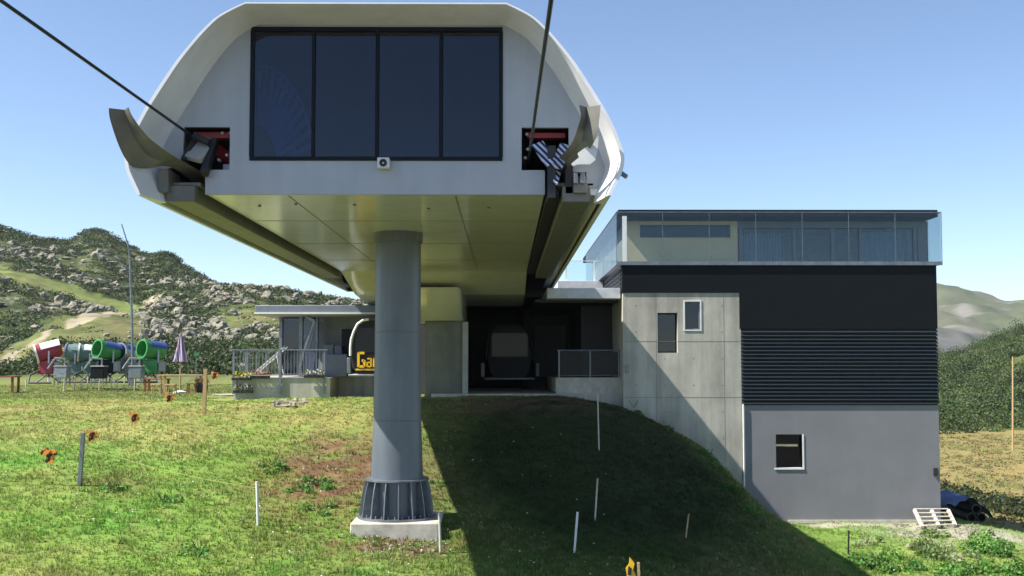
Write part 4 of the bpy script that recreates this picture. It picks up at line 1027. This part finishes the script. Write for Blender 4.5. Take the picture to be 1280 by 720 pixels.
for (px, py, r, n, lab) in ((395,606,.42,420,'bright green weed clump below the brown soil patch'),(345,585,.4,320,'low green weed at the left edge of the brown soil patch'),(405,640,.34,300,'green weed clump halfway between the white stake and the plinth'),(378,612,.3,250,'small green weed left of the bright clump under the soil patch'),
   (460,640,.25,160,'weed touching the left side of the plinth'),(513,672,.22,180,'small grassy weed growing in front of the plinth'),(546,606,.2,120,'little weed right of the column beside the shadow edge'),
   (250,690,.4,260,'dark weed clump near the bottom of the meadow'),(140,612,.3,170,'small dark weed right of the grey metal post'),(205,628,.35,200,'flat green weed in the middle of the left meadow')):
    weed(px, py, r, n, WG, lab)
for (px, py, r, n, lab, cs) in ((1095,705,.55,520,'bushy green weed at the lower right beside the dark stake',WG),(1150,690,.5,420,'pale leafy bush below the pallet',WP),(1185,700,.6,560,'pale green bush at the bottom right',WP),(1235,692,.62,700,'vivid green bush nearest the right edge, below the gravel track',WG),(1270,715,.7,600,'green bush in the bottom right corner',WG),(1215,672,.45,380,'silvery bush behind the vivid green one',WP),(1130,712,.5,420,'dark green bush at the bottom edge below the pallet',WG),(1165,672,.4,300,'silvery weeds right under the pallet',WP),(1085,680,.3,160,'small yellowish weed before the grey wall',WP),
    (1200,722,.6,500,'green bush at the bottom edge right of the pallet',WG)):
    weed(px, py, r*1.35, int(n*1.9), cs, lab, 'leafy_shrub', .085, 1.1)
# shaded mound plants along the wall (dark line)
for i, (px, py) in enumerate(((905,592),(885,570),(925,622),(830,528),(792,508),(935,640))):
    weed(px, py, .3+.05*(i % 3), 220, WG, ['leafy clump low on the mound edge by the concrete wall','leafy clump halfway down the mound edge by the concrete wall','leafy clump at the concrete corner under the downpipe','leafy clump high on the mound edge by the concrete wall','leafy clump at the top of the mound by the building corner','leafy clump at the lowest end of the mound edge'][i])
# stones near hut and around plinth
stones = MB()
def stone(mb, c, r, seed, sub=1):
    import bmesh
    b = bmesh.new(); bmesh.ops.create_icosphere(b, subdivisions=sub, radius=1)
    rnd = random.Random(seed); st_ = Vector((rnd.uniform(.8,1.5), rnd.uniform(.8,1.3), rnd.uniform(.55,.9)))
    vs = []
    for v in b.verts:
        p = v.co*(1+.95*noise.noise(v.co*1.1+Vector((seed*3.1, 0, 0)))); p += v.co*.0
        vs.append(Vector((p.x*st_.x, p.y*st_.y, p.z*st_.z))*r+c)
    fs = [tuple(v.index for v in f.verts) for f in b.faces]; b.free(); mb.add(vs, fs)
for i in range(60):
    p = ground_at(random.uniform(342,382), random.uniform(500,509)); stone(stones, p, random.uniform(.05,.15), i)
tag(build('pale_rubble', stones, M['rock'], smooth=0, recalc=False), 'scatter of pale rubble in the grass before the hut', 'rubble', None, 'stuff')
stones = MB()
for i in range(150):
    p = ground_at(random.uniform(455,560), random.uniform(672,695)); stone(stones, p, random.uniform(.015,.06), i)
for i in range(160):
    p = ground_at(random.uniform(365,462), random.uniform(535,612)); stone(stones, p, random.uniform(.015,.05), i)
for i in range(260):
    p = ground_at(random.uniform(1110,1225), random.uniform(655,672)); stone(stones, p, random.uniform(.02,.07), i)
tag(build('gravel', stones, M['rock'], smooth=0, recalc=False), 'loose stones on bare soil', None, None, 'stuff')
# gravel track to the hut
mb = MB(); V_ = []
for i in range(15):
    x = W(256,480,52).x+i*.6
    for y in (50.5, 53.5): V_.append((x, y, ground_z(x, y)+.05))
mb.add(V_, [(2*i, 2*i+2, 2*i+3, 2*i+1) for i in range(14)]); tag(build('gravel_path', mb, M['gravel'], smooth=0), kind='structure', label='pale gravel path leading to the hut')

# boulders on the hillside
protos = []
for s in range(8):
    m_ = MB(); stone(m_, Vector((0,0,0)), 1, s+11, 2); me_o = build('boulder', m_, M['rock'], origin=(0,0,0), smooth=0); protos.append(me_o)
def rocky(px, py, Y):
    z = hill_zone(px, py); 
    if z in ('piste','path'): return 0
    d = 0
    if 40 < px < 280: d = max(d, math.exp(-((py-(332+px*.16))/17)**2)*(.25+.75*min(1, px/150)))
    if px < 110: d = max(d, .8*math.exp(-((py-398)/16)**2)*(1 if px > 30 else .8))
    if 170 < px < 480: d = max(d, math.exp(-((py-405)/30)**2)*(1 if z != 'light' else .1))
    if 200 < px < 350: d = max(d, .9*math.exp(-((py-368)/8)**2))
    if px < 60: d = max(d, .35*math.exp(-((py-320)/14)**2))
    d = max(d, .16)
    if z == 'light': d *= .12
    if px < 0: d = max(d, .3)
    return d
cand = []; tries = 0
while len(cand) < 3000 and tries < 160000:
    tries += 1; px = random.uniform(-160, 470); Y = random.uniform(92, 300); py = hill_py(px, Y); d = rocky(px, py, Y)
    p0_ = hill_pt(px, Y); cl_ = .55+1.2*nz(p0_.x, p0_.y, .035, 12)
    if random.random() > d*max(.02, cl_-.15): continue
    r = random.choice((.16,.2,.25,.3,.4,.6))*(1.0+(Y-90)/200)*random.uniform(.7,1.2)
    cand.append((r/Y, px, Y, p0_, r))
cand.sort(key=lambda c: -c[0] if 0 < c[1] < 470 else 1)
big = cand[:290]
for i, (_, px, Y, p, r) in enumerate(big):
    o = protos[i % 8] if i < 8 else protos[i % 8].copy()
    if i >= 8: COL.objects.link(o)
    o.location = p+Vector((0,0,.15*r)); o.scale = (r*random.uniform(.8,1.2), r, r*random.uniform(.8,1.3)); o.rotation_euler = (random.uniform(-.4,.4), random.uniform(-.4,.4), random.uniform(0,6.28))
    pyy = hill_py(px, Y)
    if px < 175 and pyy < piste_row(px): lb, gp_ = 'pale grey boulder in the scree band above the ski piste', 'boulders above the piste'
    elif px < 175: lb, gp_ = 'pale grey boulder in the heath between the ski piste and the path', 'boulders below the piste'
    elif px < 290: lb, gp_ = 'pale grey boulder on the rocky slope behind the snow cannons and parasol', 'boulders behind the parasol'
    else: lb, gp_ = 'pale grey boulder on the slope behind the flat-roofed hut', 'boulders behind the hut'
    tag(o, lb, 'boulder', gp_)
sm = MB()
for i, (_, px, Y, p, r) in enumerate(cand[290:]): stone(sm, p+Vector((0,0,.1*r)), r, i, 1)
tag(build('scree', sm, M['rock'], origin=(0,0,0), smooth=0, recalc=False), 'countless smaller pale boulders and scree on the hillside', None, None, 'stuff')
# dwarf pine heath on the hillside
hs = MB(); cnt = 0; DG = [(.03,.05,.016),(.045,.07,.022),(.07,.095,.03),(.026,.042,.016)]
while cnt < 6200:
    px = random.uniform(-160, 480); Y = random.uniform(80, 330); py = hill_py(px, Y); z = hill_zone(px, py); p = hill_pt(px, Y); n1 = nz(p.x, p.y, .05, 20)
    if z in ('piste','path'): continue
    if z == 'light' and (random.random() < .93): continue
    if random.random() > .55+n1: continue
    r = random.uniform(.7,1.7)*(.6+Y/300)
    if Y < 100: r *= .8
    leaves(hs, p-Vector((0,0,.1)), r, 44, .20*(.5+Y/260), DG, .55, (.6,1.45)); cnt += 1
# hedge of shrubs at the hill foot behind the cannons
for px in list(range(-40, 60, 5))+list(range(72, 300, 4)):
    for k in range(2):
        Y = random.uniform(82, 98) if px < 60 else random.uniform(78, 110); p = hill_pt(px, Y); leaves(hs, p, random.uniform(.9,1.5), 90, .2, DG, .8)
tag(build('dwarf_pine_heath', hs, M['leaf'], origin=(0,0,0), smooth=0, recalc=False), 'dark green dwarf pine and heath covering the hillside', None, None, 'stuff')
# forest on the right
fs_ = MB(); FG = [(.05,.075,.022),(.065,.10,.028),(.085,.125,.035),(.035,.055,.02)]; cnt = 0
while cnt < 2300:
    x = random.uniform(50, 230); y = random.uniform(152, 345)
    if x/y < .36 or x/y > .72: continue
    if y < 157+14*nz(x, y, .06, 40) and random.random() < .9: continue
    z = rise_z(x, y); cl3 = nz(x, y, .07, 31)
    if random.random() > .62+cl3*1.2: continue
    r = random.uniform(1.1,2.5)*(1+cl3); h = random.uniform(.8,1.9)
    leaves(fs_, Vector((x, y, z)), r, 110, .27, FG, h, (.55,1.4)); cnt += 1
tag(build('mountain_pine_wood', fs_, M['leaf'], origin=(0,0,0), smooth=0, recalc=False), 'dense green mountain pine wood covering the slope on the right', None, None, 'stuff')
# hedge bank right of the building
hb = MB(); cnt = 0
while cnt < 260:
    t_ = random.random(); p = ground_hit(1176+t_*140, 616+t_*34+random.uniform(-7,9), 46, 130)
    leaves(hb, p, random.uniform(.3,.8), 50, .14, [(.02,.03,.012),(.035,.05,.018),(.09,.11,.035)], 1.2, (.5,1.3)); cnt += 1
tag(build('bank_scrub', hb, M['leaf'], origin=(0,0,0), smooth=0, recalc=False), 'dark scrub along the bank between the building and the yellow field', None, None, 'stuff')
# tussocks on the yellow field
tf = MB(); cnt = 0
while cnt < 1500:
    y = random.uniform(55, 150); x = y*random.uniform(.4, .58)
    leaves(tf, Vector((x, y, ground_z(x, y))), random.uniform(.3,.9), 14, .13, [(.24,.195,.08),(.22,.18,.07),(.17,.165,.06),(.27,.23,.10)], .35); cnt += 1
tag(build('dry_tussocks', tf, M['leaf'], origin=(0,0,0), smooth=0, recalc=False), 'dry yellow tussocks covering the field on the right', None, None, 'stuff')

# ------------------------------------------------------------------ air
hz = MB().box(-3050, 3050, -450, 4260, -26, 260); ho = build('haze', hz, M['dark'], smooth=0, origin=(0,0,0)); tag(ho, 'thin summer haze', None, None, 'stuff')
hm = bpy.data.materials.new('haze_air'); hm.use_nodes = True; n = hm.node_tree.nodes; n.remove(n['Principled BSDF'])
pv = n.new('ShaderNodeVolumePrincipled'); pv.inputs['Color'].default_value = (.86,.92,1,1); pv.inputs['Density'].default_value = 8e-5; pv.inputs['Anisotropy'].default_value = .2
hm.node_tree.links.new(pv.outputs[0], n['Material Output'].inputs['Volume']); ho.data.materials.clear(); ho.data.materials.append(hm)
